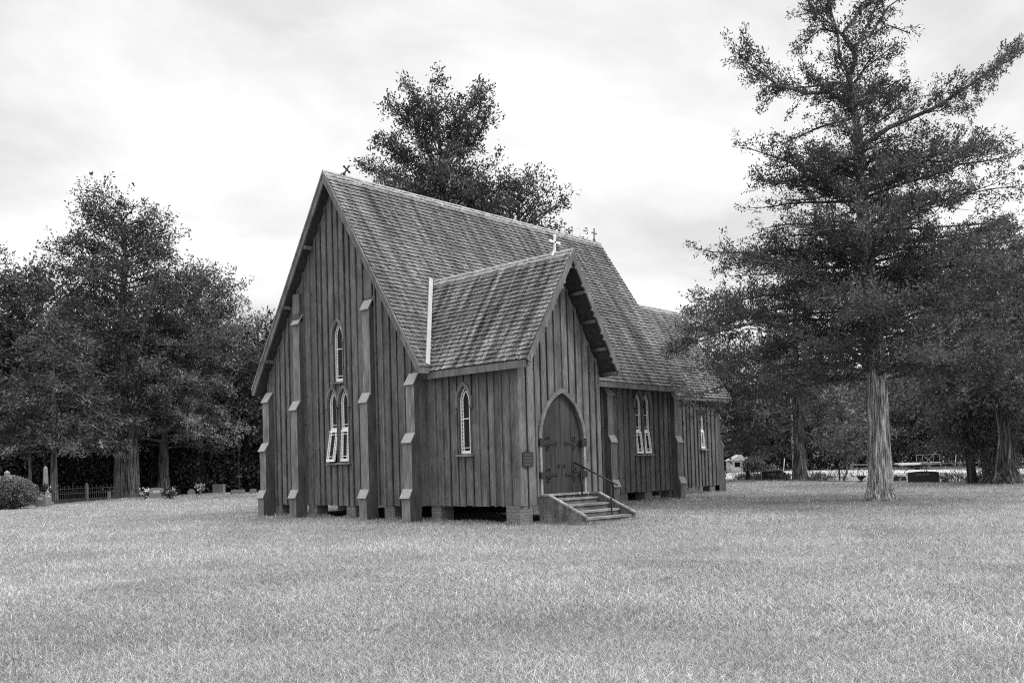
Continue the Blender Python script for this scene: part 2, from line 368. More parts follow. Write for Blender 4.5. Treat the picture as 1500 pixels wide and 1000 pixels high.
def boards(name, fr, u0, u1, ztop, openings=(), pitch=.255, kinks=(), zb=ZC, splice=.12, tone=1.0):
    bd, bt = MB(), MB(); e = [u0]
    while e[-1] < u1 - pitch * 1.35: e.append(e[-1] + pitch * RN.uniform(.86, 1.12))
    e.append(u1)
    for a, b in zip(e[:-1], e[1:]):
        sh = tone * RN.choice([.82, .9, .96, 1.0, 1.04, 1.12]) * RN.uniform(.94, 1.06); n = RN.uniform(-.004, .003); zbb = zb + RN.uniform(-.012, .012)
        br = {a, b}
        for kx in kinks:
            if a < kx < b: br.add(kx)
        cut = False
        for uc, w, *_ in openings:
            for i in range(-12, 13):
                x = uc + w * i / 12
                if a < x < b: br.add(x)
            cut |= (a < uc + w and b > uc - w)
        br = sorted(br)
        zsp = RN.uniform(1.0, 5.0) if RN.random() < splice and not cut else None
        sh2 = sh * RN.choice([.78, .88, 1.15])
        for p, q in zip(br[:-1], br[1:]):
            mid = (p + q) / 2; zp, zq = ztop(p), ztop(q); lo = (zbb, zbb)
            for uc, w, z0, zs, ha in sorted(openings, key=lambda o: o[2]):
                if abs(mid - uc) >= w: continue
                if z0 > lo[0] + .005: bd.add([fr.p(p, n, lo[0]), fr.p(q, n, lo[1]), fr.p(q, n, z0), fr.p(p, n, z0)], [(0, 1, 2, 3)], sh)
                lo = (arch_z(min(max(p, uc - w), uc + w) - uc, w, zs, ha), arch_z(min(max(q, uc - w), uc + w) - uc, w, zs, ha))
            if zsp and zsp < min(zp, zq) - .4:
                bd.add([fr.p(p, n, lo[0]), fr.p(q, n, lo[1]), fr.p(q, n, zsp), fr.p(p, n, zsp)], [(0, 1, 2, 3)], sh)
                bd.add([fr.p(p, n + .004, zsp + .006), fr.p(q, n + .004, zsp + .006), fr.p(q, n + .004, zq), fr.p(p, n + .004, zp)], [(0, 1, 2, 3)], sh2)
                bd.add([fr.p(p, n - .01, zsp - .01), fr.p(q, n - .01, zsp - .01), fr.p(q, n - .01, zsp + .02), fr.p(p, n - .01, zsp + .02)], [(0, 1, 2, 3)], .2)
            else:
                bd.add([fr.p(p, n, lo[0]), fr.p(q, n, lo[1]), fr.p(q, n, zq), fr.p(p, n, zp)], [(0, 1, 2, 3)], sh)
    for x in e[1:-1]:
        h = .026; sh = tone * RN.uniform(.75, 1.1)
        z = zb - .01
        parts = []
        for uc, w, z0, zs, ha in sorted(openings, key=lambda o: o[2]):
            if abs(x - uc) < w + h + .02:
                if z0 > zb + .03: parts.append((z, z0 - .06)) if z0 - .06 > z + .05 else None
                z = max(arch_z(x - uc, w, zs, ha), zs if abs(x - uc) >= w else 0) + .06
        parts.append((z, None))
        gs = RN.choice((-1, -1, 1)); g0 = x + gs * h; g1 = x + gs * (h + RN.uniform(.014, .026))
        for z0, z1 in parts:
            zl = z1 if z1 is not None else ztop(x - h); zr = z1 if z1 is not None else ztop(x + h)
            if min(zl, zr) - z0 < .05: continue
            zl -= .003; zr -= .003; d = .040 + RN.uniform(-.005, .006)
            zg = min(zl, zr) - .03
            bt.add([fr.p(g0, .0065, z0), fr.p(g1, .0065, z0), fr.p(g1, .0065, zg), fr.p(g0, .0065, zg)], [(0, 1, 2, 3)], .1)  # dark strip laid on the boards: batten shadow and gap painted together
            bt.add([fr.p(x - h, -.002, z0), fr.p(x - h, d, z0), fr.p(x + h, d, z0), fr.p(x + h, -.002, z0), fr.p(x - h, -.002, zl), fr.p(x - h, d, zl), fr.p(x + h, d, zr), fr.p(x + h, -.002, zr)],
                   [(0, 4, 5, 1), (1, 5, 6, 2), (2, 6, 7, 3), (0, 1, 2, 3)], sh)
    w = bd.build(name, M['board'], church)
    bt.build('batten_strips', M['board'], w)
    return w

# window openings: (centre u, half width, sill z, spring z, arch height)
G_UP = (3.33, .21, 3.82, 5.05, .44)
G_LO = [(3.64, .19, 1.56, 3.22, .38), (3.12, .19, 1.56, 3.22, .38)]
P_WIN = (-1.41, .2, 1.64, 2.92, .40)
N_LO = [(9.66, .18, 1.61, 3.28, .36), (10.14, .18, 1.61, 3.28, .36)]
C_WIN = (15.74, .15, 1.80, 3.02, .30)
DOOR = (1.80, .80, .62, 1.93, 1.15)

wg = boards('wall', gable, 0.0, W, lambda y: nave_top(y) - .34, [G_UP] + G_LO, .275, (YC,), splice=.4)
ws = boards('wall', south, 3.36, 12.0, lambda x: 4.05, N_LO, .285, tone=.92)
wnn = boards('wall', north, 0, 12.0, lambda x: 4.05)
we = boards('wall', east, 0, W, lambda y: nave_top(y) - .34, (), .26, (YC,))
wpl = boards('wall', pleft, -3.2, -.0, lambda y: 3.66, [P_WIN], .262, splice=.03)
wpf = boards('wall', pfront, .24, 3.36, lambda x: porch_top(x) - .30, [DOOR], .272, (PXC,), splice=.03, tone=1.12)
wpr = boards('wall', pright, -3.2, 0, lambda y: 3.66, (), .2)
wcs = boards('wall', csouth, 12.0, 16.9, lambda x: 3.72, [C_WIN], .27, tone=1.0)
wcn = boards('wall', cnorth, 12.0, 16.9, lambda x: 3.72, (), .22)
wce = boards('wall', ceast, 1.25, 2 * YC - 1.25, lambda y: chan_top(y) - .3, (), .24, (YC,))
for c in ((0.0, .235, -.028, -.002, ZC, 4.0, .95), (.24, .33, -3.226, -3.204, ZC + .01, 3.6, 1.15), (.213, .238, -3.226, -3.11, ZC + .01, 3.6, 1.1), (3.27, 3.356, -3.226, -3.204, ZC + .01, 3.6, 1.1)):
    cb = MB(); cb.box(*c); cb.build('corner_board', M['board'], church)
fl = MB()
fl.box(.03, 11.95, .04, W - .04, ZC + .02, ZC + .2); fl.box(.3, 3.3, -3.14, .03, ZC + .02, ZC + .2); fl.box(11.96, 16.85, 1.3, 2 * YC - 1.3, ZC + .02, ZC + .2)
fl.build('floor_frame', M['dark'], church)
def window(fr, spec, hopper=None, mid=None, sill=True, sill_w=None, wall=None):
    uc, w, z0, zs, ha = spec
    O0 = outline(uc, w, z0, zs, ha); O1 = outline(uc, w, z0, zs, ha, .025)
    cs_ = MB()
    for i in range(len(O0) - 1):                      # reveal
        a, b = O0[i], O0[i + 1]
        cs_.add([fr.p(a[0], .012, a[1]), fr.p(b[0], .012, b[1]), fr.p(b[0], -.12, b[1]), fr.p(a[0], -.12, a[1])], [(0, 1, 2, 3)], .8)
    cs_.add([fr.p(uc - w, .012, z0), fr.p(uc + w, .012, z0), fr.p(uc + w, -.12, z0), fr.p(uc - w, -.12, z0)], [(0, 1, 2, 3)], .8)
    ring(cs_, fr, O0, O1, .0, .03, 1.0)
    win = cs_.build('window', M['board'], church)
    # hood moulding over the arch with short returns
    hd = MB(); zl = zs - .10
    ring(hd, fr, outline(uc, w, z0, zs, ha, .027, zlow=zl), outline(uc, w, z0, zs, ha, .085, zlow=zl), .0, .055, 1.15)
    for s in (-1, 1): hd.fbox(fr, uc + s * (w + .056) - .045, uc + s * (w + .056) + .045, .0, .065, zl - .04, zl - .001, 1.0)
    hd.build('hood', M['casing'], win)
    sash, pane = MB(), MB(); nb = -.055; t, t2, t3 = .030, .078, .100
    def lights(zlo, zhi, arched, nf):
        """one sash: outer frame, inner lead line, ladder of small panes between, cross bars"""
        if arched:
            A, B, Cc, D = (outline(uc, w, zlo, zs, ha, -o) for o in (.004, t, t2, t3))
        else:
            def rect(o): return [(uc - w + o, zlo), (uc - w + o, zhi), (uc + w - o, zhi), (uc + w - o, zlo)]
            A, B, Cc, D = (rect(o) for o in (.004, t, t2, t3))
        if arched:
            ring(sash, fr, A, B, nb - .02, nb + .018, 1, nf); ring(sash, fr, Cc, D, nb - .01, nb + .012, .95, nf)
        else:
            for X0, X1 in ((A, B), (Cc, D)):
                sash.prism(fr, [X0[0], X0[1], X1[1], X1[0]], nb - .02, nb + .016, 1, nf); sash.prism(fr, [X0[2], X0[3], X1[3], X1[2]], nb - .02, nb + .016, 1, nf)
            sash.prism(fr, [(uc - w + .005, zhi - .055), (uc + w - .005, zhi - .055), (uc + w - .005, zhi), (uc - w + .005, zhi)], nb - .018, nb + .026, 1, nf)
            sash.prism(fr, [(uc - w + t, zhi - .125), (uc + w - t, zhi - .125), (uc + w - t, zhi - .105), (uc - w + t, zhi - .105)], nb - .008, nb + .010, .95, nf)
        sash.prism(fr, [(uc - w + .006, zlo), (uc + w - .006, zlo), (uc + w - .006, zlo + .07), (uc - w + .006, zlo + .07)], nb - .018, nb + .022, 1, nf)
        sash.prism(fr, [(uc - w + t, zlo + .135), (uc + w - t, zlo + .135), (uc + w - t, zlo + .152), (uc - w + t, zlo + .152)], nb - .008, nb + .010, .95, nf)
        zt = zs if arched else zhi - .1; z = zlo + .21
        while z < zt:
            for s in (-1, 1): sash.prism(fr, [(uc + s * (w - t), z), (uc + s * (w - t2), z), (uc + s * (w - t2), z + .022), (uc + s * (w - t), z + .022)], nb - .007, nb + .007, .8, nf)
            z += .088
        if arched:
            for i in range(2, len(B) - 2):
                if i % 3 == 0 and abs(B[i][0] - uc) > .04:
                    a, b = Vector(B[i]), Vector(Cc[i]); d = Vector((-(b - a).y, (b - a).x)).normalized() * .010
                    sash.prism(fr, [a - d, a + d, b + d, b - d], nb - .007, nb + .007, .8, nf)
            pane.prism(fr, outline(uc, w - .002, zlo, zs, ha), nb - .03, nb - .012, 1, nf)
        else:
            pane.prism(fr, [(uc - w + .006, zlo), (uc + w - .006, zlo), (uc + w - .006, zhi), (uc - w + .006, zhi)], nb - .03, nb - .012, 1, nf)
    if hopper is None: lights(z0 + .01, None, True, None)
    else:
        zmeet, k = hopper
        lights(zmeet + .0, None, True, None)
        lights(z0 + .02, zmeet - .004, False, lambda u, z: (zmeet - z) * k + .03)
        dkp = MB(); dkp.prism(fr, [(uc - w, z0), (uc + w, z0), (uc + w, zmeet), (uc - w, zmeet)], -.13, -.12); dkp.build('dark_opening', M['glass'], win)
    if mid: sash.prism(fr, [(uc - w + t, mid), (uc + w - t, mid), (uc + w - t, mid + .022), (uc - w + t, mid + .022)], nb - .012, nb + .014, 1)
    sash.build('sash', M['white'], win); pane.build('pane', M['glass'], win)
    if sill:
        s0, s1 = sill_w if sill_w else (uc - w - .09, uc + w + .09)
        sm = MB(); sm.uprism(fr, [(-.03, z0 - .055), (.10, z0 - .065), (.10, z0 - .025), (-.03, z0 + .004)], s0, s1, 1.25)
        sm.build('sill', M['casing'], win)
    return win

window(gable, G_UP, mid=4.72)
window(gable, G_LO[0], hopper=(2.46, .17), sill_w=(2.84, 3.92))
window(gable, G_LO[1], hopper=(2.46, .05), sill=False)
window(pleft, P_WIN, mid=2.5)
window(south, N_LO[0], hopper=(2.36, .10), mid=2.90, sill_w=(9.38, 10.42))
window(south, N_LO[1], hopper=(2.36, .10), mid=2.90, sill=False)
window(csouth, C_WIN, hopper=(2.5, .06))

# ---- buttresses
def buttress(fr, u0, u1, stages, top=None):
    """stages from the ground up: (z0, z1 where the next cap starts, z where that cap ends, depth)"""
    b = MB(); caps = []
    for i, (z0, z1, z2, d) in enumerate(stages):
        d2 = stages[i + 1][3] if i + 1 < len(stages) else 0.0
        poly = [(0, z0), (d, z0), (d, z1), (d2, z2), (0, z2)] if d2 > 0 else [(0, z0), (d, z0), (d, z1), (0, z2)]
        k = len(poly); P = [fr.p(u0, n, z) for n, z in poly] + [fr.p(u1, n, z) for n, z in poly]
        b.add(P, [list(range(k)), list(range(k, 2 * k))[::-1]], .6)  # side faces darkened in the colour, standing in for their shade
        b.add(P, [(1, k + 1, k + 2, 2)], 1.3)  # front: paler smooth board, lifted further in place of light on it
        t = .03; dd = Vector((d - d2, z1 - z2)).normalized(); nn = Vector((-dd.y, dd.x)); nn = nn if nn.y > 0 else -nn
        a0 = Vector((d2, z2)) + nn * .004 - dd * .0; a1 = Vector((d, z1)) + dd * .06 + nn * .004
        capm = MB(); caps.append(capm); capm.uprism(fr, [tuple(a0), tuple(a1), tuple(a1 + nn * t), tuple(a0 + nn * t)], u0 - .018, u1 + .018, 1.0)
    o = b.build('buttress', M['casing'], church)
    for capm in caps: capm.build('weathering', M['cap'], o)
BW = .324
low = (-.12, .61, .79)
mid_st = [(-.12, .61, .79, .39), (.79, 3.15, 3.37, .297), (3.37, 5.66, 5.95, .168)]
cor_st = [(-.12, .61, .79, .39), (.79, 2.01, 2.21, .297), (2.21, 3.49, 3.75, .168)]
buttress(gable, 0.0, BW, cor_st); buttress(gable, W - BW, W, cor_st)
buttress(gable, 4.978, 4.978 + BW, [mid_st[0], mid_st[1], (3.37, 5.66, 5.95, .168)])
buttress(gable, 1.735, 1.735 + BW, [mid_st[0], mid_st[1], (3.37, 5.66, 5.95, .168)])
# plain boards that carry the middle buttress line up to the roof
for y, dp in ((4.978, .15), (1.735, .07)):
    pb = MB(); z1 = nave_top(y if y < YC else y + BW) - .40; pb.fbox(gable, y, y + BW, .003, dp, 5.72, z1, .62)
    pb.add([gable.p(y, dp + .002, 5.95), gable.p(y + BW, dp + .002, 5.95), gable.p(y + BW, dp + .002, z1), gable.p(y, dp + .002, z1)], [(0, 1, 2, 3)], .95)  # paler front over dark sides: shade painted in, as on the buttress below
    pb.build('pilaster_board', M['casing'], church)
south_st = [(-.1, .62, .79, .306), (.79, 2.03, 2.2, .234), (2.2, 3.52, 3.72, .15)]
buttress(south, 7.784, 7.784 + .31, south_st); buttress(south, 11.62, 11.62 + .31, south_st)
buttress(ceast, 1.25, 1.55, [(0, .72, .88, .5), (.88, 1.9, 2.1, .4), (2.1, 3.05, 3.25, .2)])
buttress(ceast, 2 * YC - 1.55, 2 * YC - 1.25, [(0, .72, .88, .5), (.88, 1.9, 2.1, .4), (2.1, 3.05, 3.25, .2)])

# ---- brick piers below the cladding
def pier(x0, x1, y0, y1):
    p = MB(); p.box(x0, x1, y0, y1, gzf(x0, y0) - .15, ZC + .018, RN.uniform(.85, 1.1)); p.build('pier', M['brick'], church)
for y in (6.3, 4.55, 2.75, 1.1): pier(.02, .42, y, y + .4)
pier(.28, .72, -.42, -.06); pier(.2, .66, -3.18, -2.76); pier(3.0, 3.34, -3.16, -2.8)
for x in (4.2, 6.4, 8.6, 10.0, 11.5): pier(x, x + .4, .05, .45)
for x in (2.5, 5, 7.5, 10): pier(x, x + .4, 3.3, 3.7); pier(x, x + .4, 6.5, 6.9)
pier(12.7, 13.1, 1.27, 1.6); pier(16.2, 16.6, 1.27, 1.6); pier(16.2, 16.6, 5.3, 5.7)
sk = MB(); sk.box(13.3, 15.6, 1.262, 1.29, .16, .355, .9); sk.build('skirt_board', M['casing'], church)

# ---- roofs
def shingle_rows(mb, O, U, S, N, slen, urange, e, seed):
    r = random.Random(seed); O, U, S, N = Vector(O), Vector(U), Vector(S).normalized(), Vector(N).normalized()
    for i in range(int(slen / e) + 1):
        s0 = i * e; ua, ub = urange(min(s0, slen)); u = ua - r.uniform(0, .1)
        rowsh = r.uniform(.9, 1.08)
        while u < ub:
            w = r.uniform(.085, .17); a, b = max(u, ua), min(u + w - .006, ub)
            if b - a > .02:
                j = r.uniform(-.012, .012); t = .036 + r.uniform(-.005, .012); s1 = min(s0 + e * 1.3, slen + .03)
                sh = rowsh * r.choice([.84, .92, .97, 1, 1, 1.03, 1.08, 1.2]) * r.uniform(.95, 1.05)
                sk_ = r.uniform(-.004, .004)
                P = [O + U * a + S * (s0 + j) + N * t, O + U * b + S * (s0 + j + sk_) + N * (t + sk_), O + U * b + S * s1 + N * .005, O + U * a + S * s1 + N * .005,
                     O + U * a + S * (s0 + j) - N * .002, O + U * b + S * (s0 + j) - N * .002]
                mb.add(P, [(0, 1, 2, 3)], sh); mb.add(P, [(4, 5, 1, 0)], sh * .5)  # butt face: darker end grain, deepened to paint the shadow line of each course
            u += w

nl = math.hypot(YC - NE[0], NS * (YC - NE[0]))
def nave_slope(side):
    sh = MB(); y0 = NE[0] if side > 0 else 2 * YC - NE[0]
    S = (0, side, NS); N = (0, -side * NS, 1)
    shingle_rows(sh, (0, y0, NE[1]), (1, 0, 0), S, N, nl, lambda s: (-.31, 12.20 + .25 * s / nl), .142, 3 + side)
    return sh
roof = nave_slope(1)
rf = roof.build('roof', M['shingle'], church, False)
roof2 = nave_slope(-1); roof2.build('far_slope', M['shingle'], rf)
def v_slab(fr, top, ya, yc, th, u0, u1, cut=None):
    """inverted V slab under the shingles; polygon in (y, z) extruded along the ridge"""
    out_ = []
    for s in (0, 1):
        mb = MB(); out_.append(mb)
        yy = lambda y: y if s == 0 else 2 * yc - y
        zc_ = top(ya) - th * .55 if cut is None else cut
        yb = ya + max(0, (zc_ + th - top(ya))) / ((top(yc) - top(ya)) / (yc - ya))
        mb.prism(fr, [(yy(ya), zc_), (yy(ya), top(ya) - .004), (yy(yc), top(yc) - .004), (yy(yc), top(yc) - th), (yy(yb), zc_)], u0, u1)
    class Pair:
        def build(self, *a):
            for m_ in out_: m_.build(*a)
    return Pair()
fyz = Fr((0, 0, 0), (0, 1, 0), (1, 0, 0)); fxz = Fr((0, 0, 0), (1, 0, 0), (0, 1, 0))
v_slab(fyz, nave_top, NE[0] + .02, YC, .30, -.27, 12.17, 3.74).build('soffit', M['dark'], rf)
bg_ = v_slab(fyz, lambda y: nave_top(y) + .015, NE[0] - .005, YC, .345, -.315, -.272, 3.70); bg_.build('bargeboard', M['casing'], rf)
v_slab(fyz, lambda y: nave_top(y) + .022, NE[0] - .012, YC, .09, -.34, -.316, 3.86).build('verge_strip', M['trim'], rf)
v_slab(fyz, lambda y: nave_top(y) + .01, NE[0] - .005, YC, .345, 12.172, 12.21, 3.70).build('bargeboard', M['casing'], rf)
for y in (NE[0] - .012, 2 * YC - NE[0] - .018): fs = MB(); fs.box(-.26, 12.17, y, y + .03, 3.70, 3.885); fs.build('fascia', M['casing'], rf)
rc = MB(); zr = nave_top(YC)
for s in (-1, 1):
    pass
rc.prism(fyz, [(YC - .15, zr - .15 * NS + .05), (YC, zr + .05), (YC + .15, zr - .15 * NS + .05), (YC + .15, zr - .15 * NS + .025), (YC, zr + .02), (YC - .15, zr - .15 * NS + .025)], -.33, 12.47, 1.0)
rc.build('ridge_cap', M['ridge'], rf)
for y, z in ((5.56, None), (6.55, None), (4.5, None), (1.42, None), (.42, None), (2.48, None)):
    zt = nave_top(y) - .31; pm = MB(); pm.box(-.271, -.004, y - .05, y + .05, zt - .10, zt - .0, 1.0); pm.build('purlin', M['casing'], rf)

# porch roof
def porch_slope(side):
    sh = MB(); x0 = PX0 if side > 0 else 2 * PXC - PX0; sl_ = math.hypot(PXC - PX0, PS * (PXC - PX0)); cz = PS / math.hypot(1, PS)
    def ur(s):
        z = PZE + s * cz; return (-3.72, min(1.5, (z - NE[1]) / NS + NE[0] + .06))
    shingle_rows(sh, (x0, 0, PZE), (0, 1, 0), (side, 0, PS), (-side * PS, 0, 1), sl_, ur, .135, 20 + side)
    return sh
pr = porch_slope(1).build('roof', M['shingle_b'], church)
porch_slope(-1).build('far_slope', M['shingle_b'], pr)
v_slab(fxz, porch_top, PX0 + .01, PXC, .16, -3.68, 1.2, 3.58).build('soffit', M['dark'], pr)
for x in (PX0 - .012, 2 * PXC - PX0 - .018): pf = MB(); pf.box(x, x + .03, -3.68, -.36, 3.565, 3.735); pf.build('fascia', M['casing'], pr)
rc = MB(); zr = porch_top(PXC)
rc.prism(fxz, [(PXC - .13, zr - .13 * PS + .05), (PXC, zr + .05), (PXC + .13, zr - .13 * PS + .05), (PXC + .13, zr - .13 * PS + .025), (PXC, zr + .02), (PXC - .13, zr - .13 * PS + .025)], -3.74, 1.36)
rc.build('ridge_cap', M['ridge'], pr)
# cusped bargeboards
th = .15
ang = math.atan(PS)
for s in (-1, 1):
    bm_ = MB()
    sl_ = math.hypot(PXC - PX0, PS * (PXC - PX0))
    def P2(a, d):   # a along the slope from the eave, d below the top edge
        x = PX0 + a * math.cos(ang) + d * math.sin(ang); z = PZE + .015 + a * math.sin(ang) - d * math.cos(ang)
        return (x if s < 0 else 2 * PXC - x, z)
    lower = []; a = -.02
    cus = []
    for k in range(5):
        c0 = .34 + k * .66
        for dlt in (-.085, .085): cus.append(c0 + dlt)
    for c in cus: lower += [P2(c - .07, th), P2(c - .045, th + .005), P2(c - .012, th + .045), P2(c + .012, th + .05), P2(c + .03, th + .012), P2(c + .06, th)]
    top_edge = [P2(-.02, 0), (PXC, PZE + .015 + PS * (PXC - PX0))]
    apex_low = (PXC, PZE + .015 + PS * (PXC - PX0) - th / math.cos(ang))
    amax = sl_ - th * math.tan(ang) - .02
    low_pts = [p for p in lower]
    lowend = P2(-.02, th)
    pts = [lowend] + low_pts[:]
    # strips of quads between the top edge and the cusped lower edge
    seq = [(-.02, th)]
    for c in cus:
        if c + .07 < amax: seq += [(c - .07, th), (c - .045, th + .008), (c - .02, th + .05), (c + .015, th + .055), (c + .03, th + .012), (c + .07, th)]
    seq += [(amax, th)]
    for (a0, d0), (a1, d1) in zip(seq[:-1], seq[1:]):
        if a1 - a0 > 1e-4: bm_.prism(fxz, [P2(a0, 0), P2(a1, 0), P2(a1, d1), P2(a0, d0)], -3.735, -3.69)
    bm_.prism(fxz, [P2(amax, 0), (PXC, PZE + .015 + PS * (PXC - PX0)), apex_low, P2(amax, th)], -3.735, -3.69)
    bm_.build('bargeboard', M['casing'], pr)
for side in (-1, 1):
    for zt in (3.62, 4.22, 4.88, 5.55):
        x = PX0 + (zt + .26 - PZE) / PS; x = x if side < 0 else 2 * PXC - x
        pm = MB(); pm.tube([(x, -3.205, zt), (x, -3.66, zt)], .05, 10); pm.build('purlin', M['board'], pr, True)
vf = MB()   # painted valley flashing, left side
va, vb = Vector((PX0 - .02, NE[0] - .02, NE[1] + .03)), Vector((PXC - .02, (porch_top(PXC) - NE[1]) / NS + NE[0] - .03, porch_top(PXC) + .06))
vd = (vb - va).normalized(); nn = Vector((0, -NS, 1)).normalized(); vs_ = nn.cross(vd).normalized()
if vs_.x > 0: vs_ = -vs_
up_ = nn * .03
q = [va + vs_ * .12, va - vs_ * .0, vb - vs_ * .0, vb + vs_ * .12]
vf.box8([p - nn * .01 for p in q] + [p + up_ for p in q], 1.0)
vf.build('valley_flashing', M['flash'], pr)

# chancel roof
def chan_slope(side):
    sh = MB(); y0 = CE[0] if side > 0 else 2 * YC - CE[0]; sl_ = math.hypot(YC - CE[0], CS * (YC - CE[0]))
    shingle_rows(sh, (0, y0, CE[1]), (1, 0, 0), (0, side, CS), (0, -side * CS, 1), sl_, lambda s: (12.0, 17.75), .135, 40 + side)
    return sh
cr = chan_slope(1).build('roof', M['shingle'], church)
chan_slope(-1).build('far_slope', M['shingle'], cr)
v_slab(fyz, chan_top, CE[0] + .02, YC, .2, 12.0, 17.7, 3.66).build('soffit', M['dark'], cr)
v_slab(fyz, lambda y: chan_top(y) + .01, CE[0] - .005, YC, .26, 17.702, 17.74, 3.63).build('bargeboard', M['casing'], cr)
fs = MB(); fs.box(12.0, 17.7, CE[0] - .012, CE[0] + .018, 3.645, 3.76); fs.build('fascia', M['casing'], cr)
rc = MB(); zr = chan_top(YC)
rc.prism(fyz, [(YC - .13, zr - .13 * CS + .05), (YC, zr + .05), (YC + .13, zr - .13 * CS + .05), (YC + .13, zr - .13 * CS + .025), (YC, zr + .02), (YC - .13, zr - .13 * CS + .025)], 12.0, 17.75)
rc.build('ridge_cap', M['ridge'], cr)

def cross(x, y, z, tilt, along, material, parent, h=.42, wd=1.0):
    mb = MB(); d = Vector((1, 0, 0)) if along == 'x' else Vector((0, 1, 0)); up = (Vector((0, 0, 1)) * math.cos(tilt) + Vector((1, 0, 0)) * math.sin(tilt)); o = Vector((x, y, z))
    d = (d - up * d.dot(up)).normalized(); t = d.cross(up).normalized() * .02
    def bar(a, b, w):
        ax = (b - a).normalized(); sd_ = ax.cross(t).normalized() * w
        mb.box8([a - sd_ - t, a + sd_ - t, a + sd_ + t, a - sd_ + t, b - sd_ - t, b + sd_ - t, b + sd_ + t, b - sd_ + t])
    def bud(c, r):
        k = 10; P = [c + (d * math.cos(2 * math.pi * i / k) + up * math.sin(2 * math.pi * i / k)) * r for i in range(k)]
        mb.add([p - t * 1.1 for p in P] + [p + t * 1.1 for p in P], [list(range(k)), list(range(k, 2 * k))] + [(i, (i + 1) % k, k + (i + 1) % k, k + i) for i in range(k)])
    bar(o - up * .08, o + up * h, .017 * wd); c = o + up * h * .62; bar(c - d * .11 * wd, c + d * .11 * wd, .016 * wd)
    bud(o + up * h, .028 * wd); bud(c - d * .115 * wd, .028 * wd); bud(c + d * .115 * wd, .028 * wd)
    for s in (-1, 1): bar(o + d * s * .09 - up * .1, o + up * .06 + d * s * .02, .014)
    mb.build('cross', material, parent)
cross(.40, YC, 9.78, .6, 'x', M['iron'], rf, .34); cross(12.1, YC, 9.80, .05, 'x', M['trim'], rf); cross(PXC, -3.15, porch_top(PXC) + .04, .05, 'x', M['white'], pr, .42, 1.4)

# ---- the door
uc, w, z0, zs, ha = DOOR
fm = MB()
ring(fm, pfront, outline(uc, w, z0, zs, ha, -.0, 14, zlow=zs + .02), outline(uc, w, z0, zs, ha, .105, 14, zlow=zs + .02), -.02, .05, .8)
for s in (-1, 1): fm.fbox(pfront, uc + s * (w + .04) - .036, uc + s * (w + .04) + .036, -.02, .042, z0 - .02, zs + .018, 1.35)
O0 = outline(uc, w, z0, zs, ha, 0, 14)
for a, b in zip(O0[:-1], O0[1:]): fm.add([pfront.p(a[0], .0, a[1]), pfront.p(b[0], .0, b[1]), pfront.p(b[0], -.12, b[1]), pfront.p(a[0], -.12, a[1])], [(0, 1, 2, 3)], .8)
fm.fbox(pfront, .87, 2.73, -.1, .08, z0 - .05, z0 - .003, 1.4)
fm.build('door_frame', M['trim'], church)
for s in (-1, 1):
    lf = MB(); nb = 4
    for i in range(nb):
        a = uc + s * (.006 + (w - .006) * i / nb); b = uc + s * (.006 + (w - .006) * (i + 1) / nb - .008); sh = RN.uniform(.8, 1.25)
        xs = [a + (b - a) * k / 4 for k in range(5)]
        lf.prism(pfront, [(xs[0], z0 + .005), (xs[-1], z0 + .005)] + [(x, arch_z(x - uc, w, zs, ha) - .004) for x in xs[::-1]], -.09, -.05 + RN.uniform(-.004, .004), sh)
    bk = MB()
    lf.add([pfront.p(uc, -.095, z0), pfront.p(uc + s * w, -.095, z0), pfront.p(uc + s * w, -.095, zs + .3), pfront.p(uc, -.095, zs + ha)], [(0, 1, 2, 3)], .3)
    leaf = lf.build('door', M['door'], church)
    for hz in (1.84, 1.07):
        h = MB(); x0 = uc + s * (w + .10); x1 = uc + s * .13
        h.fbox(pfront, min(x0, x0 - s * .19), max(x0, x0 - s * .19), -.04, .062, hz - .075, hz + .075)
        ub = x0 - s * .19
        h.prism(pfront, [(ub, hz - .045), (ub, hz + .045), (x1 + s * .05, hz + .022), (x1 + s * .05, hz - .022)], -.046, -.03)
        h.prism(pfront, [(x1 + s * .1, hz), (x1 + s * .06, hz + .05), (x1, hz), (x1 + s * .06, hz - .05)], -.046, -.028)
        for sg in (-1, 1):
            path = []
            for k in range(15):
                t = k / 14; angk = -.6 + t * 5.2; r = .085 * (1 - .55 * t)
                path.append(pfront.p(uc + s * .53 - s * (.02 + r * math.cos(angk) * .8), -.038, hz + sg * (.10 + r * math.sin(angk) * .9)))
            h.tube(path, [.016] * 10 + [.014, .012, .011, .010, .012], 6)
            h.tube([pfront.p(uc + s * .60, -.04, hz + sg * .01), pfront.p(uc + s * .55, -.04, hz + sg * .05), pfront.p(uc + s * .46, -.04, hz + sg * .07)], .016, 6)
        h.build('hinge', M['iron'], leaf)
    k = MB(); k.tube([pfront.p(uc + s * .11, -.06, 1.28), pfront.p(uc + s * .11, .0, 1.28)], .028, 10); k.build('knob', M['iron'], leaf)

# ---- plaque beside the door
pq = MB(); pq.fbox(pfront, .285, .655, .03, .05, 1.285, 1.625, 1.0)
pq.fbox(pfront, .41, .53, .03, .05, 1.626, 1.66, 1.0)
plq = pq.build('plaque', mat('plaque_bronze', .035, rough=.5, grain=(12, 12, 60), grain_amt=.3), church)
tx = MB(); zz_ = 1.585
for i in range(9):
    x = .315 + (.05 if i in (0, 8) else 0)
    while x < .62 - (.05 if i in (0, 8) else 0):
        wv = RN.uniform(.014, .04); tx.fbox(pfront, x, min(x + wv, .63), .05, .054, zz_ - .012, zz_, 1.0); x += wv + .008
    zz_ -= .033
tx.build('lettering', mat('plaque_lettering', .12, rough=.5), plq)

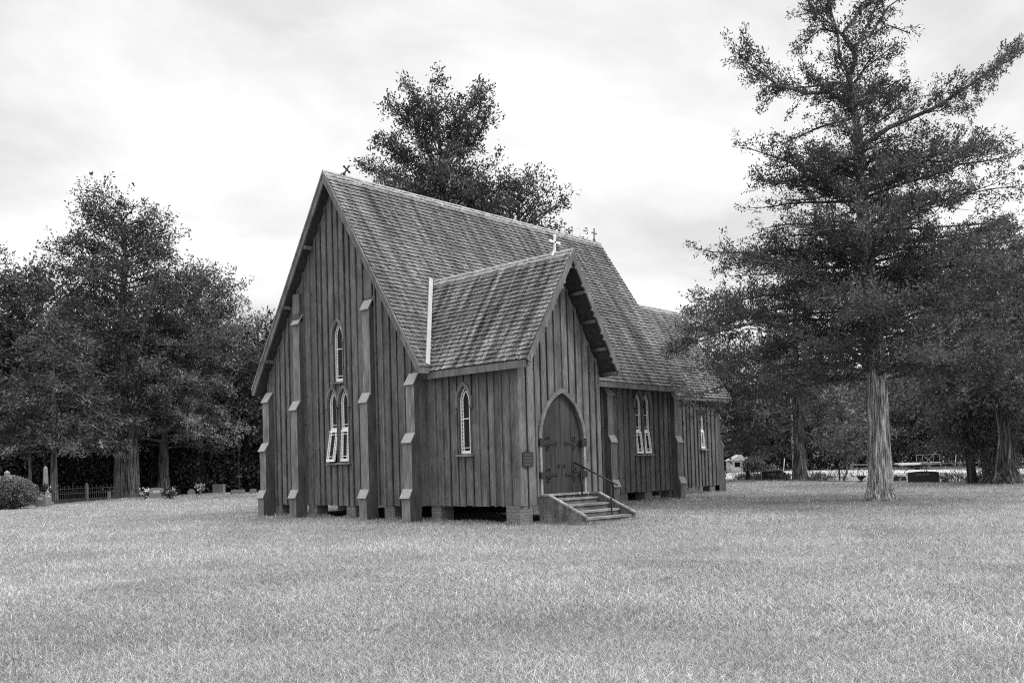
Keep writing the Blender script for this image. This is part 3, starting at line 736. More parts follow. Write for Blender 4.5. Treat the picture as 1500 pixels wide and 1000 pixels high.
# ------------------------------------------------------------------ steps with a handrail
st = thing('steps', 'worn wooden porch steps with plank sides and one black pipe handrail', 'steps', (0, 0, 0))
side_poly = [(-3.23, -.2), (-3.23, .56), (-3.55, .56), (-4.58, .10), (-4.62, -.2)]
for x in (.85, 2.76):
    sp = MB(); ys = [-3.23 - i * .116 for i in range(13)]
    for a, b in zip(ys[:-1], ys[1:]):
        zt = lambda y: .56 if y > -3.55 else .56 + (y + 3.55) * (.46 / 1.03)
        b2 = b + .006
        sp.box8([(x, a, -.2), (x + .04, a, -.2), (x + .04, b2, -.2), (x, b2, -.2), (x, a, zt(a)), (x + .04, a, zt(a)), (x + .04, b2, zt(b2)), (x, b2, zt(b2))], RN.uniform(.7, 1.15))
    p = sp.build('side_panel', M['step'], st)
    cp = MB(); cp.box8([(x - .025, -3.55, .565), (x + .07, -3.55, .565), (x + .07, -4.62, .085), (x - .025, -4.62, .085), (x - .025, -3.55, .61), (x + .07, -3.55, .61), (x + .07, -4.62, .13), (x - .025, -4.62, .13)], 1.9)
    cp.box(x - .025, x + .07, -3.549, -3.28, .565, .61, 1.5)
    cp.build('capping', M['step'], p)
for k, (yf, z) in enumerate(((-3.56, .50), (-3.88, .355), (-4.2, .21), (-4.56, .065))):
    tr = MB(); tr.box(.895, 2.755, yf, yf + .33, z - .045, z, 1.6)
    for q_ in range(3): pass
    tr.build('tread', M['step'], st)
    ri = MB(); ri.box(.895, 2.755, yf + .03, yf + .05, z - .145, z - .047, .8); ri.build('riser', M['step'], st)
rl = MB()
rl.tube([(2.3, -3.16, 1.36), (2.3, -4.47, .785)], .021, 10)
rl.box(2.22, 2.38, -3.46, -3.3, .50, .515)
rl.tube([(2.3, -3.38, .50), (2.3, -3.38, 1.26)], .02, 10); rl.tube([(2.3, -4.27, -.1), (2.3, -4.27, .87)], .02, 10)
rl.build('handrail', M['iron'], st, True)

# ------------------------------------------------------------------ trees
def unit(a): return a / (np.linalg.norm(a, axis=-1, keepdims=True) + 1e-9)
class Tree:
    def __init__(s, seed): s.r = np.random.default_rng(seed); s.w = MB(); s.twig = 1.0; s.void = -1.15; s.P, s.D, s.S = [], [], []
    def wood(s, path, r0, r1, n=6, shade=1.0, power=1.0):
        k = len(path); s.w.tube([tuple(p) for p in path], [r0 + (r1 - r0) * (i / (k - 1)) ** power for i in range(k)], n, shade, cap=False)
    def spray(s, P, D, size=1.0):
        s.P.append(np.asarray(P)); s.D.append(np.asarray(D)); s.S.append(np.full(len(P), size))
    def leafy(s, path, length, flat=1.0, frm=.2, subden=4.5, submax=1.8, subk=.55, gap=.13, thin=.012, jit=.07, size=1.0, upk=.15, bare=.12, prof=None):
        """side shoots with sprays along a bough path"""
        r = s.r; path = np.array(path); n = len(path); m = max(3, int(length * subden))
        for t in np.linspace(frm, 1.0, m):
            t = min(1.0, t + r.normal(0, .02)); x = t * (n - 1); i = min(int(x), n - 2); f = x - i
            p = path[i] * (1 - f) + path[i + 1] * f; d = unit(path[i + 1] - path[i])
            sd_ = np.array([-d[1], d[0], 0]); sd_ = sd_ / (np.linalg.norm(sd_) + 1e-6)
            sg = r.choice([-1, 1]); th = r.uniform(.5, 1.25)
            v = d * math.cos(th) + sd_ * sg * math.sin(th) + np.array([0, 0, 1]) * r.normal(upk, .28 / flat)
            v = unit(v); L = min(submax, (subk * length * (1 - t) + .32) * r.uniform(.55, 1.1)) if prof is None else prof * r.uniform(.45, 1.15) * (1 - .45 * max(0, t) ** 4)
            q = np.array([p + v * L * k + np.array([0, 0, 1]) * (upk * .8 * L * k * k) + r.normal(0, .03, 3) * (k > 0) for k in (0, .35, .7, 1.0)])
            if L > .45: s.wood(q, thin, .004, 4, s.twig)
            kk = max(2, int(L / gap)); ts = np.linspace(bare, 1, kk)
            pts = q[0] + (q[-1] - q[0]) * ts[:, None] + r.normal(0, jit, (kk, 3)) * np.array([1, 1, .7])
            s.spray(pts, np.repeat(v[None], kk, 0) + r.normal(0, .45, (kk, 3)), size)
    def bough(s, start, az, L, rise=.1, droop=.15, r0=.06, **kw):
        r = s.r; h = np.array([math.cos(az), math.sin(az), 0]); ts = np.linspace(0, 1, 7)
        bend = r.normal(0, .12); side = np.array([-h[1], h[0], 0])
        path = [np.array(start) + h * L * t + side * bend * L * t * t + np.array([0, 0, 1]) * L * (rise * t - droop * t * t) + r.normal(0, .035, 3) * L * .3 * (t > 0) for t in ts]
        s.wood(path, r0, .01, 6, s.twig); s.leafy(path, L, **kw); return path
    def leaves(s, n, length, width, spread=.8, rise=0.0, cluster=.5):
        r = s.r; P = np.concatenate(s.P); D = unit(np.concatenate(s.D)); S = np.concatenate(s.S); K = len(P)
        if K > 400:
            ext = max(1.0, float(np.ptp(P[:, 2]))); wl_ = min(2.4, .16 * ext); N = np.zeros(K)
            for _ in range(7): N += np.sin(P @ (unit(r.normal(0, 1, 3)) * np.array([1, 1, 1.7]) * 2 * np.pi / (wl_ * r.uniform(.6, 1.5))) + r.uniform(0, 6.28))
            N /= 1.87; k_ = (N > s.void) | (r.random(K) < .35)
            P, D, S, N = P[k_], D[k_], S[k_], N[k_]; K = len(P); tone = np.exp(.34 * N + r.normal(0, .2, K))
        else: tone = np.exp(r.normal(0, .25, K))
        P = np.repeat(P, n, 0); D = np.repeat(D, n, 0); S = np.repeat(S, n); tone = np.repeat(tone, n) * np.exp(r.normal(0, .18, K * n))
        d = unit(D + r.normal(0, spread, P.shape) + np.array([0, 0, rise]))
        a = unit(np.cross(d, np.array([0, 0, 1.0]) + r.normal(0, .5, P.shape))); L = (length * S * r.uniform(.5, 1.25, len(P)))[:, None]; Wd = (width * S * r.uniform(.7, 1.3, len(P)))[:, None]
        B = P + r.normal(0, 1, P.shape) * (length * cluster)
        V = np.stack([B, B + d * L * .45 + a * Wd * .5, B + d * L, B + d * L * .45 - a * Wd * .5], 1).reshape(-1, 3)
        return V, tone
    def finish(s, root, bark, leafmat, n, length, width, **kw):
        V, tone = s.leaves(n, length, width, **kw)
        t = s.w.build('trunk', bark, root, True); c = np_mesh('crown', V, 4, tone, leafmat, root)
        return t, c

R3 = np.array(RGT); F3 = np.array(FWD); Z3 = np.array([0, 0, 1.0])
def loc3(r, f, h): return R3 * r + F3 * f + Z3 * h
AZR = math.atan2(RGT.y, RGT.x)                    # azimuth of the picture's right

# --- the big cedar on the lawn
def big_cedar():
    root = thing('cedar_tree', 'tall ragged cedar standing alone on the lawn right of the church', 'tree', (12.23, -6.95, gzf(12.23, -6.95)))
    T = Tree(3); r = T.r; T.twig = .3; T.void = -.5
    tr = [(0, -.15, .50), (0, .08, .43), (0, .35, .365), (.01, .7, .335), (0, 1.9, .31), (0, 3.5, .295), (-.03, 5.2, .26), (-.13, 6.9, .22), (-.22, 8.1, .19), (-.22, 9.8, .155), (-.28, 11.3, .125), (-.44, 12.6, .09), (-.47, 12.95, .08)]
    # fluted, flared trunk
    n = 30; b = len(T.w.v); ph = r.uniform(0, 6.28, 5)
    rows = []
    for i in range(len(tr) - 1):
        k = 6 if tr[i][1] < 4 else 3
        for j in range(k): rows.append([tr[i][c] + (tr[i + 1][c] - tr[i][c]) * j / k for c in range(3)])
    rows.append(list(tr[-1]))
    for x, h, rad in rows:
        flare = max(0, 1 - max(h, 0) / 1.1)
        for j in range(n):
            t = 2 * math.pi * j / n
            rr = rad * (1 + (.05 + .10 * flare) * math.sin(5 * t + ph[0]) + .045 * math.sin(9 * t + ph[1] + h * .4) + .03 * math.sin(14 * t + ph[2] + h * .9) + .018 * math.sin(23 * t + ph[3]))
            T.w.v.append(tuple(loc3(x + rr * math.cos(t), rr * math.sin(t), h)))
    for i in range(len(rows) - 1):
        for j in range(n): T.w.f.append([b + i * n + j, b + i * n + (j + 1) % n, b + (i + 1) * n + (j + 1) % n, b + (i + 1) * n + j]); T.w.sh.append(1.0)
    T.wood([loc3(.33, -.12, 2.72 + .0), loc3(.42, -.2, 2.75)], .07, .05, 8)
    T.wood([loc3(.2, -.22, 4.0), loc3(.3, -.34, 3.95)], .09, .06, 8)
    fine = dict(subden=6.2, gap=.075, jit=.085, prof=.85, flat=.7)
    def limb(pts, r0, r1=.015, **kw):
        """pts: (right, height) with depth offsets"""
        P = [loc3(p[0], p[2] if len(p) > 2 else 0, p[1]) for p in pts]; T.wood(P, r0, r1, 7, .4)
        L = sum(np.linalg.norm(P[i + 1] - P[i]) for i in range(len(P) - 1)); k = dict(fine); k.update(kw); T.leafy(P, L, **k)
    limb([(-.47, 12.91), (-.26, 13.37), (-.32, 13.85), (-.6, 14.26), (-.14, 14.84), (.32, 15.26), (.83, 16.09)], .075, frm=.15, upk=.1, flat=.6)
    limb([(-.47, 12.91), (-.56, 13.04, -.1), (-.82, 13.51, -.2), (-.87, 14.23, -.3), (-1.09, 15.08, -.2), (-1.16, 15.94, 0)], .06, frm=.1, flat=.6)
    limb([(-.3, 13.6), (-.9, 14.1, -.5), (-1.7, 14.7, -.7), (-2.0, 15.2, -.7)], .03, frm=.1, subden=6.5)
    limb([(-.3, 13.7), (.3, 14.6, .5), (.8, 15.6, .7)], .03, frm=.1, subden=6.5)
    limb([(-.44, 12.6), (-.1, 13.0, -.6), (.3, 13.2, -1.2)], .03, frm=.1, subden=6)
    limb([(-.3, 11.4), (-.7, 11.9, -.6), (-1.2, 12.0, -1.3)], .03, frm=.1)
    limb([(-.3, 11.2), (.2, 11.6, -.7), (.5, 12.0, -1.3)], .03, frm=.1)
    for h0, rr_, ff in ((10.6, -1.0, -1.5), (10.9, .8, -1.5), (11.3, -.2, -1.7), (11.8, .9, -1.2), (12.2, -.9, -1.3), (12.7, .3, -1.3)):
        limb([(-.3, h0), (-.3 + rr_ * .5, h0 + .35, ff * .5), (-.3 + rr_, h0 + .5, ff)], .028, frm=.12, prof=.9, flat=.5)
    limb([(-.6, 14.26), (-1.2, 14.5, .2), (-1.9, 14.0, .3)], .035, frm=.15, flat=.6)
    limb([(-.87, 14.23, -.3), (-1.4, 15.0, -.4), (-1.7, 15.9, -.3)], .03, frm=.1, flat=.6)
    limb([(-.27, 11.57), (-.38, 11.89), (-.66, 12.15), (-1.11, 12.4, -.1), (-1.82, 12.36, -.2), (-2.73, 12.59, -.3), (-3.46, 13.16, -.3), (-4.0, 13.65, -.3)], .095, frm=.38, prof=1.3, flat=.45, upk=.1)
    limb([(-.9, 12.3), (-1.2, 12.75, .2), (-2.0, 12.8, .5), (-2.9, 13.0, .7)], .035, frm=.3)
    limb([(-.18, 10.73), (.63, 11.27, -.1), (1.9, 11.74, -.3), (2.75, 12.22, -.4), (3.61, 12.79, -.4), (4.4, 13.2, -.4)], .085, frm=.2, prof=1.3, upk=.1, flat=.45)
    limb([(-.32, 13.85), (.23, 14.16), (.77, 14.48), (1.45, 14.2)], .04, frm=.2, flat=.6)
    limb([(.23, 14.16), (.7, 14.9, -.3), (1.3, 15.3, -.3)], .03, frm=.15, flat=.6)
    limb([(-.31, 11.66), (-1.44, 11.4, .1), (-2.5, 11.0, .3)], .045, frm=.25)
    limb([(-.35, 12.2), (.3, 12.5, .2), (1.0, 12.4, .5)], .035, frm=.2)
    limb([(-.35, 12.0), (-.2, 12.6, 1), (0, 13.0, 1.8)], .035, frm=.2)
    limb([(-.21, 10.0), (1.42, 10.26, -.3), (2.68, 10.44, -.4), (4.0, 10.7, -.3)], .06, frm=.25, prof=1.0)
    limb([(-.19, 8.95), (-1.91, 10.05, -.2), (-3.7, 10.7, -.3)], .06, frm=.2, prof=1.05)
    limb([(-.1, 3.9), (-1.5, 4.9, -.5), (-3.8, 5.3, -1.4), (-5.6, 4.9, -1.8), (-6.5, 4.35, -1.9)], .10, frm=.2, prof=1.2, subden=5.5)
    limb([(.2, 4.2), (1.6, 4.6, .6), (3.2, 4.3, 1.0), (5.0, 4.4, 1.2)], .10, frm=.25, prof=1.2)
    # layered boughs; reach by height and by side
    prof = [(4.0, 5.9, 5.0), (5.0, 6.2, 5.6), (6.2, 6.0, 5.8), (7.2, 5.9, 5.2), (8.2, 5.0, 4.5), (9.0, 4.3, 4.2), (9.8, 3.4, 3.5), (10.5, 2.2, 2.4)]
    H = np.linspace(4.1, 10.5, 100)
    for i, h in enumerate(H):
        a = i * 2.39996 + r.normal(0, .3); c = math.cos(a)
        rl_ = np.interp(h, [p[0] for p in prof], [p[1] for p in prof]); rr = np.interp(h, [p[0] for p in prof], [p[2] for p in prof])
        L = (rr if c > 0 else rl_) * (.62 + .42 * r.random()); L *= (1 if abs(c) > .5 else .88)
        x = np.interp(h, [p[1] for p in tr], [p[0] for p in tr])
        low_ = h < 6
        T.bough(loc3(x, 0, h - .5 * (h < 9)), a + AZR, L, rise=r.uniform(.1, .26) if not low_ else r.uniform(.04, .2), droop=r.uniform(.05, .2) if not low_ else r.uniform(.08, .24), r0=.05,
                frm=.16, subden=4.2, gap=.10, jit=.10, prof=.95 + .1 * L, flat=.8, upk=.12)
    for i in range(46):
        h = r.uniform(4.6, 10.2); T.bough(loc3(-.1, 0, h), r.uniform(0, 6.28), r.uniform(1.2, 2.6), rise=r.uniform(.1, .8), droop=.15, r0=.03, frm=.15, subden=4.5, gap=.1, jit=.1, prof=.8, flat=.6)
    T.finish(root, M['bark_light'], M['leaf'], 13, .115, .04, spread=.75, rise=.1, cluster=.55)
big_cedar()

# --- trees that share a build: conifer-like layered, broad-leaved, and their copies
def layered_tree(T, H, base_h, Rl, r0, nb, leaf_gap=.2, lean=(0, 0), droop=(.05, .25), rise=(.05, .3), top_r=.9, shape=1.0, sub=dict()):
    r = T.r
    tp = [np.array([lean[0] * t + .12 * H * .05 * math.sin(3 * t), lean[1] * t, H * t * .97]) for t in np.linspace(0, 1, 9)]
    tp[0] = tp[0] - np.array([0, 0, .3])
    T.w.tube([tuple(p) for p in tp], [r0 * 1.35] + [r0 * (1 - .93 * t) for t in np.linspace(.0, 1, 9)[1:]], 9, 1.0, cap=False)
    for i in range(nb):
        f = ((i + .5) / nb) ** .9; h = base_h + (H - base_h) * f
        R_ = (Rl * (1 - f) ** shape + top_r * min(1, (1 - f) * 6)) * r.uniform(.65, 1.08)
        a = i * 2.39996 + r.normal(0, .3); k = h / H
        st_ = np.array([lean[0] * k, lean[1] * k, h - .1 * R_])
        T.bough(st_, a, max(.5, R_), rise=r.uniform(*rise), droop=r.uniform(*droop), r0=.02 + .012 * R_, **dict(dict(frm=.2, subden=3.2, gap=leaf_gap, jit=.13, submax=2.0, subk=.5, size=1.0), **sub))

def broad_tree(T, H, base_h, Rl, r0, nb, gap=.22, lean=(0, 0), sub=dict()):
    """rising limbs with rounded leafy ends"""
    r = T.r
    tp = [np.array([lean[0] * t, lean[1] * t, H * .8 * t]) + r.normal(0, .05, 3) * (0 < t < 1) for t in np.linspace(0, 1, 8)]
    tp[0] = tp[0] - np.array([0, 0, .3])
    T.w.tube([tuple(p) for p in tp], [r0 * 1.4] + [r0 * (1 - .85 * t) for t in np.linspace(0, 1, 8)[1:]], 9, 1.0, cap=False)
    for i in range(nb):
        f = (i + .5) / nb; a = i * 2.39996 + r.normal(0, .4); hs = base_h + (H * .78 - base_h) * f ** 1.1
        ell = math.sqrt(max(.05, 1 - (2 * f * .85 - .55) ** 2)); L = Rl * ell * r.uniform(.7, 1.1)
        ri = .35 + .75 * f + r.uniform(-.15, .15)
        T.bough((lean[0] * hs / H, lean[1] * hs / H, hs), a, max(.7, L), rise=ri, droop=.15 + .2 * r.random(), r0=.03 + .014 * L,
                **dict(dict(frm=.25, subden=3.6, gap=gap, jit=.18, submax=2.0, subk=.55, flat=.45, upk=.25, size=1.0), **sub))

def place(root, x, y): root.location = (x, y, gzf(x, y))

# behind the church: an open tall tree with two lower neighbours
t = thing('broadleaf_tree', 'tall open-crowned tree rising behind the nave roof ridge', 'tree'); place(t, 14.33, 14.5)
T = Tree(21); r = T.r; T.void = -.6
T.w.tube([tuple(loc3(*p)) for p in ((0, 0, -.3), (.15, 0, 6), (.4, 0, 11), (.35, 0, 13.4), (.25, .1, 15.8), (.1, 0, 18.9))], [.42, .3, .24, .18, .1, .03], 9, 1, cap=False)
def alimb(pts, r0, **k):
    P = [loc3(p[0] * 1.04 + .55, p[2] if len(p) > 2 else r.normal(0, .3), p[1] - .8 * min(1, max(0, (p[1] - 12) / 4))) for p in pts]; T.wood(P, r0, .015, 6)
    L = sum(np.linalg.norm(P[i + 1] - P[i]) for i in range(len(P) - 1)); T.leafy(P, L, **dict(dict(frm=.2, subden=5.6, gap=.13, jit=.15, prof=1.15, flat=.5, upk=.12), **k))
alimb([(0, 14.0), (-1.2, 15.3), (-2.6, 15.9), (-3.8, 16.6)], .09); alimb([(-.1, 14.2), (-1.5, 16.2), (-2.6, 17.6)], .07); alimb([(-.2, 15.5), (-1.2, 17.8), (-1.6, 19.2)], .06)
alimb([(-.35, 17.5), (-.7, 19), (-.6, 21.1)], .05); alimb([(-.1, 15.6), (.8, 17.2), (1.5, 18.6), (1.7, 20.0)], .06); alimb([(-.1, 14.8), (1.0, 15.4), (2.2, 16.6)], .07)
alimb([(0, 14.0), (1.3, 14.6), (2.4, 15.0), (3.1, 15.2)], .06); alimb([(0, 13), (1.2, 13.2), (2.2, 14.2)], .05); alimb([(0, 12.6), (-1.2, 13.4), (-2.6, 13.9), (-3.7, 14.8)], .07)
alimb([(0, 12), (-1.6, 12.6), (-3.0, 13.4)], .06); alimb([(-.2, 16.5), (.4, 18), (.3, 19.6)], .05); alimb([(-.1, 13.5, .3), (-.6, 14.5, 1.2), (-.8, 16, 1.9)], .06); alimb([(0, 14, -.2), (.3, 15, -1.2), (.2, 16.5, -1.9)], .06)
alimb([(-.2, 16.2), (-1.5, 18.4), (-2.7, 19.5)], .05); alimb([(-.3, 16.8), (-1.0, 19.0), (-1.7, 20.3)], .04); alimb([(-.2, 16.4), (.8, 18.6), (1.5, 20.2)], .05); alimb([(-.1, 15.8), (1.2, 17.4), (2.0, 19.0)], .05); alimb([(-.1, 15), (-1.8, 16.8), (-3.2, 17.6)], .05)
for i in range(34): 
    a = i * 2.4; T.bough(loc3(.4, 0, 8.5 + i * .17), a, 3.2 + .5 * math.sin(i * 1.7), rise=.35, droop=.15, r0=.05, frm=.2, subden=6, gap=.14, jit=.14, submax=1.3, flat=.5)
for i in range(26):
    a = i * 2.4; h = 12.6 + i * .2; T.bough(loc3(.3, 0, h), a, (2.6 - .05 * i) * r.uniform(.75, 1.1), rise=.45, droop=.12, r0=.035, frm=.2, subden=5, gap=.13, jit=.15, prof=.95, flat=.5)
T.finish(t, M['bark'], M['leaf'], 9, .2, .08, spread=.9, cluster=.6)
t = thing('broadleaf_tree', 'rounded tree behind the middle of the nave roof ridge, lower neighbour of the tallest', 'tree'); place(t, 18.5, 12.95)
T = Tree(22); broad_tree(T, 19.4, 8, 3.1, .3, 56, gap=.15, sub=dict(subden=4.5, prof=.95)); T.finish(t, M['bark'], M['leaf'], 9, .2, .08, spread=.9, cluster=.6)
t = thing('broadleaf_tree', 'small tree top just showing above the far end of the nave roof', 'tree'); place(t, 20.2, 14.3)
T = Tree(23); broad_tree(T, 14.7, 6, 2.8, .28, 44, gap=.16, sub=dict(subden=4.2, prof=.9)); T.finish(t, M['bark'], M['leaf'], 7, .26, .1, spread=.9, cluster=.5)

# left group
t = thing('oak_tree', 'tallest tree of the left group, thick double trunk behind the iron fence', 'tree'); place(t, 8.4, 34.9)
T = Tree(31); r = T.r
T.w.tube([tuple(loc3(*p)) for p in ((-.25, 0, -.3), (-.25, 0, .5), (-.2, 0, 4), (-.1, 0, 9), (0, 0, 12), (.2, 0, 16))], [.62, .45, .38, .3, .18, .03], 10, 1, cap=False)
T.w.tube([tuple(loc3(*p)) for p in ((.42, -.1, -.3), (.40, -.1, .5), (.42, -.1, 4), (.8, 0, 8), (1.6, 0, 12))], [.6, .42, .34, .22, .06], 10, 1, cap=False)
for i in range(84):
    f = (i + .5) / 84; a = i * 2.39996 + r.normal(0, .3); h = 4.5 + 11.8 * f; k = math.cos(a)
    R_ = np.interp(h, [4.5, 8, 11, 13, 16], [5.0, 5.4, 4.6, 3.5, 2.0]) * r.uniform(.7, 1.08)
    T.bough(loc3(0, 0, h), a + AZR, R_, rise=.15 + .5 * f, droop=.12 + .2 * r.random(), r0=.07, frm=.22, subden=3.6, gap=.14, jit=.18, prof=1.25, flat=.5, upk=.2)
T.finish(t, M['bark'], M['leaf'], 11, .21, .085, spread=.8, cluster=.7)
t = thing('cedar_tree', 'dense pale cedar with drooping layered boughs left of the church, straight grey trunk', 'tree'); place(t, 11.0, 35.6)
T = Tree(32); layered_tree(T, 12.0, 3.2, 5.6, .34, 80, leaf_gap=.17, droop=(.18, .42), rise=(.1, .3), shape=.75, top_r=.6, sub=dict(subden=4.2)); T.finish(t, M['bark'], M['leaf_pale'], 10, .2, .065, spread=.65, cluster=.5)
t = thing('broadleaf_tree', 'full leafy tree just left of the gable with bright leaf edges', 'tree'); place(t, 14.3, 37.4)
T = Tree(33); broad_tree(T, 18.3, 3.5, 4.8, .35, 76, gap=.2, sub=dict(subden=4)); T.finish(t, M['bark'], M['leaf_mid'], 10, .22, .095, spread=.9, cluster=.6)
t = thing('broadleaf_tree', 'pale thin-leaved tree showing beside the left eave of the gable', 'tree'); place(t, 20.6, 40.3)
T = Tree(34); broad_tree(T, 15.6, 3, 4.0, .3, 48, gap=.22); T.finish(t, M['bark'], M['leaf_pale'], 9, .23, .1, spread=.9, cluster=.7)
t = thing('broadleaf_tree', 'dark tree at the left edge of the picture behind the clipped bush', 'tree'); place(t, 4.0, 42.0)
T = Tree(35); layered_tree(T, 15.0, 3, 5.0, .35, 60, leaf_gap=.22, shape=.6); T.finish(t, M['bark'], M['leaf'], 9, .24, .09, spread=.8, cluster=.6)
t = thing('cedar_tree', 'cedar with low sweeping boughs over the obelisk and iron fence', 'tree'); place(t, 2.9, 31.0)
T = Tree(36); layered_tree(T, 9.6, 2.6, 4.2, .19, 56, leaf_gap=.17, droop=(.2, .45), shape=.7, sub=dict(subden=4)); T.finish(t, M['bark'], M['leaf'], 7, .25, .08, spread=.65, cluster=.4)
t = thing('oak_tree', 'wide dark tree far left, second tallest, behind the cedar with sweeping boughs', 'tree'); place(t, 7.0, 43.5)
T = Tree(37); broad_tree(T, 18.0, 4, 5.2, .4, 64, gap=.23); T.finish(t, M['bark'], M['leaf'], 6, .36, .13, spread=.9, cluster=.5)

# right of the church
t = thing('broadleaf_tree', 'pale-leaved tree close behind the chancel roof', 'tree'); place(t, 23.6, 8.2)
T = Tree(41); broad_tree(T, 9.6, 2.2, 3.6, .24, 44, gap=.17, sub=dict(subden=4.5)); T.finish(t, M['bark'], M['leaf_mid'], 7, .25, .1, spread=.9, cluster=.5)
t = thing('broadleaf_tree', 'dark dense tree standing right of the chancel end wall', 'tree'); place(t, 30.5, 9.6)
T = Tree(42); layered_tree(T, 10.8, 1.9, 4.0, .26, 52, leaf_gap=.2, shape=.6, droop=(.15, .35)); T.finish(t, M['bark'], M['leaf'], 7, .28, .1, spread=.8, cluster=.5)
t = thing('cedar_tree', 'straight-trunked cedar behind the granite stone, between church and lone cedar', 'tree'); place(t, 32.11, 5.1)
T = Tree(43); layered_tree(T, 11.0, 3.0, 3.8, .36, 60, leaf_gap=.18, shape=.6, droop=(.1, .35), sub=dict(subden=4)); T.finish(t, M['bark'], M['leaf_mid'], 7, .26, .09, spread=.7, cluster=.4)

# ivy-wrapped trunk at the right edge
t = thing('ivy_tree', 'thick flared dark trunk wrapped in ivy at the right edge of the lawn', 'tree'); place(t, 25.35, -6.75)
T = Tree(44); r = T.r
T.w.tube([tuple(loc3(*p)) for p in ((0, 0, -.3), (0, 0, .12), (0, 0, .5), (0, 0, 1.2), (-.05, 0, 2.6), (.1, 0, 5), (0, 0, 7.6), (.2, 0, 9.6))], [1.05, .78, .58, .48, .44, .3, .16, .03], 14, .5, cap=False)
for k in range(7):
    a = k * .9 + .3; T.w.tube([tuple(loc3(math.cos(a) * .85, math.sin(a) * .85, -.1)), tuple(loc3(math.cos(a) * .55, math.sin(a) * .55, .55)), tuple(loc3(math.cos(a + .3) * .49, math.sin(a + .3) * .49, 1.8)), tuple(loc3(math.cos(a + .1) * .43, math.sin(a + .1) * .43, 3.2))], [.07, .05, .04, .03], 6, 1.2, cap=False)
for s, hh in ((-1, 2.4), (1, 2.4)):
    n = 420; h = r.uniform(.5 if s > 0 else .4, 3.6, n); a = r.normal(0 if s > 0 else math.pi, .4, n); rad = .5 + r.random(n) * .16
    P = np.stack([rad * np.cos(a), rad * np.sin(a)], 1); P3 = P[:, :1] * R3 + P[:, 1:] * F3 + h[:, None] * Z3
    T.spray(P3, np.stack([np.cos(a), np.sin(a)], 1)[:, :1] * R3 * .6 + np.array([0, 0, -.6]), .55)
for i in range(72):
    f = (i + .5) / 72; h = 2.5 + 8.2 * f; a = i * 2.39996 + r.normal(0, .3)
    R_ = np.interp(h, [2.5, 4, 7, 9, 11], [3.0, 4.2, 4.0, 3.0, 1.2]) * r.uniform(.65, 1.08)
    T.bough(loc3(0, 0, h), a + AZR, R_, rise=r.uniform(.0, .35), droop=r.uniform(.12, .45), r0=.06, frm=.2, subden=4.2, gap=.15, jit=.12, submax=1.7, upk=-.05)
T.finish(t, M['bark'], M['leaf_mid'], 7, .23, .075, spread=.7, cluster=.4, rise=-.15)
t = thing('small_tree', 'short forked trunk with feathery drooping leaves beside the ivy trunk', 'tree'); place(t, 25.3, -5.66)
T = Tree(45); r = T.r
T.w.tube([tuple(loc3(*p)) for p in ((0, 0, -.3), (0, 0, .3), (-.06, 0, 1.2), (-.2, 0, 2.2), (-.3, 0, 3.0))], [.26, .19, .16, .11, .03], 9, .5, cap=False)
T.wood([loc3(0, 0, .9), loc3(.3, -.1, 1.7), loc3(.55, 0, 2.6)], .09, .02, 7)
for i in range(26):
    a = i * 2.4; T.bough(loc3(-.15 + .3 * (i % 2), 0, 1.5 + .07 * i), a, r.uniform(.7, 1.5), rise=.3, droop=.55, r0=.03, frm=.2, subden=7, gap=.11, jit=.07, submax=.8, upk=-.15)
T.finish(t, M['bark'], M['leaf_mid'], 7, .2, .06, spread=.6, cluster=.3, rise=-.2)
t = thing('sapling', 'thin crooked dark sapling at the edge of the dry field, left of the lone cedar', 'tree'); place(t, 28.9, 1.28)
T = Tree(46)
T.w.tube([tuple(loc3(*p)) for p in ((-.05, 0, -.1), (.0, 0, .12), (.14, 0, .4), (.17, 0, .8), (.12, 0, 1.4), (.1, 0, 2.6))], [.09, .07, .055, .05, .04, .02], 7, 1, cap=False)
for i in range(16): T.bough(loc3(.12, 0, 1.1 + .1 * i), i * 2.4, T.r.uniform(.6, 1.3), rise=.3, droop=.3, r0=.02, frm=.15, subden=6, gap=.13, jit=.09, submax=.7)
T.finish(t, M['bark'], M['leaf_mid'], 7, .2, .07, spread=.7, cluster=.4)

# woods in the distance: three builds, each tree a copy with its own size and turn
protos = []
for k, (kind, mt, lab) in enumerate((('layered', 'leaf', 'dark dense tree in the woods edging the churchyard'), ('broad', 'leaf', 'rounded dark tree in the woods edging the churchyard'), ('broad', 'leaf_mid', 'paler tree in the woods edging the churchyard'))):
    T = Tree(60 + k)
    if kind == 'layered': layered_tree(T, 12, .9, 4.2, .26, 60, leaf_gap=.3, shape=.45, sub=dict(subden=3))
    else: broad_tree(T, 12, 1.0, 4.2, .26, 56, gap=.32, sub=dict(subden=3))
    root = thing('woodland_tree', lab, 'tree', group=lab.replace('tree', 'trees', 1)); T.finish(root, M['bark'], M[mt], 6, .44, .18, spread=.9, cluster=.6)
    protos.append([root, False])
rw = random.Random(9)
def wood_tree(right, fwd, scale, k):
    p = protos[k]; o = p[0] if not p[1] else copy_tree(p[0]); p[1] = True
    x, y = CAM.x + RGT.x * right + FWD.x * fwd, CAM.y + RGT.y * right + FWD.y * fwd
    o.location = (x, y, gzf(x, y)); o.rotation_euler = (0, 0, rw.uniform(0, 6.28)); o.scale = (scale * rw.uniform(.9, 1.15),) * 2 + (scale,)
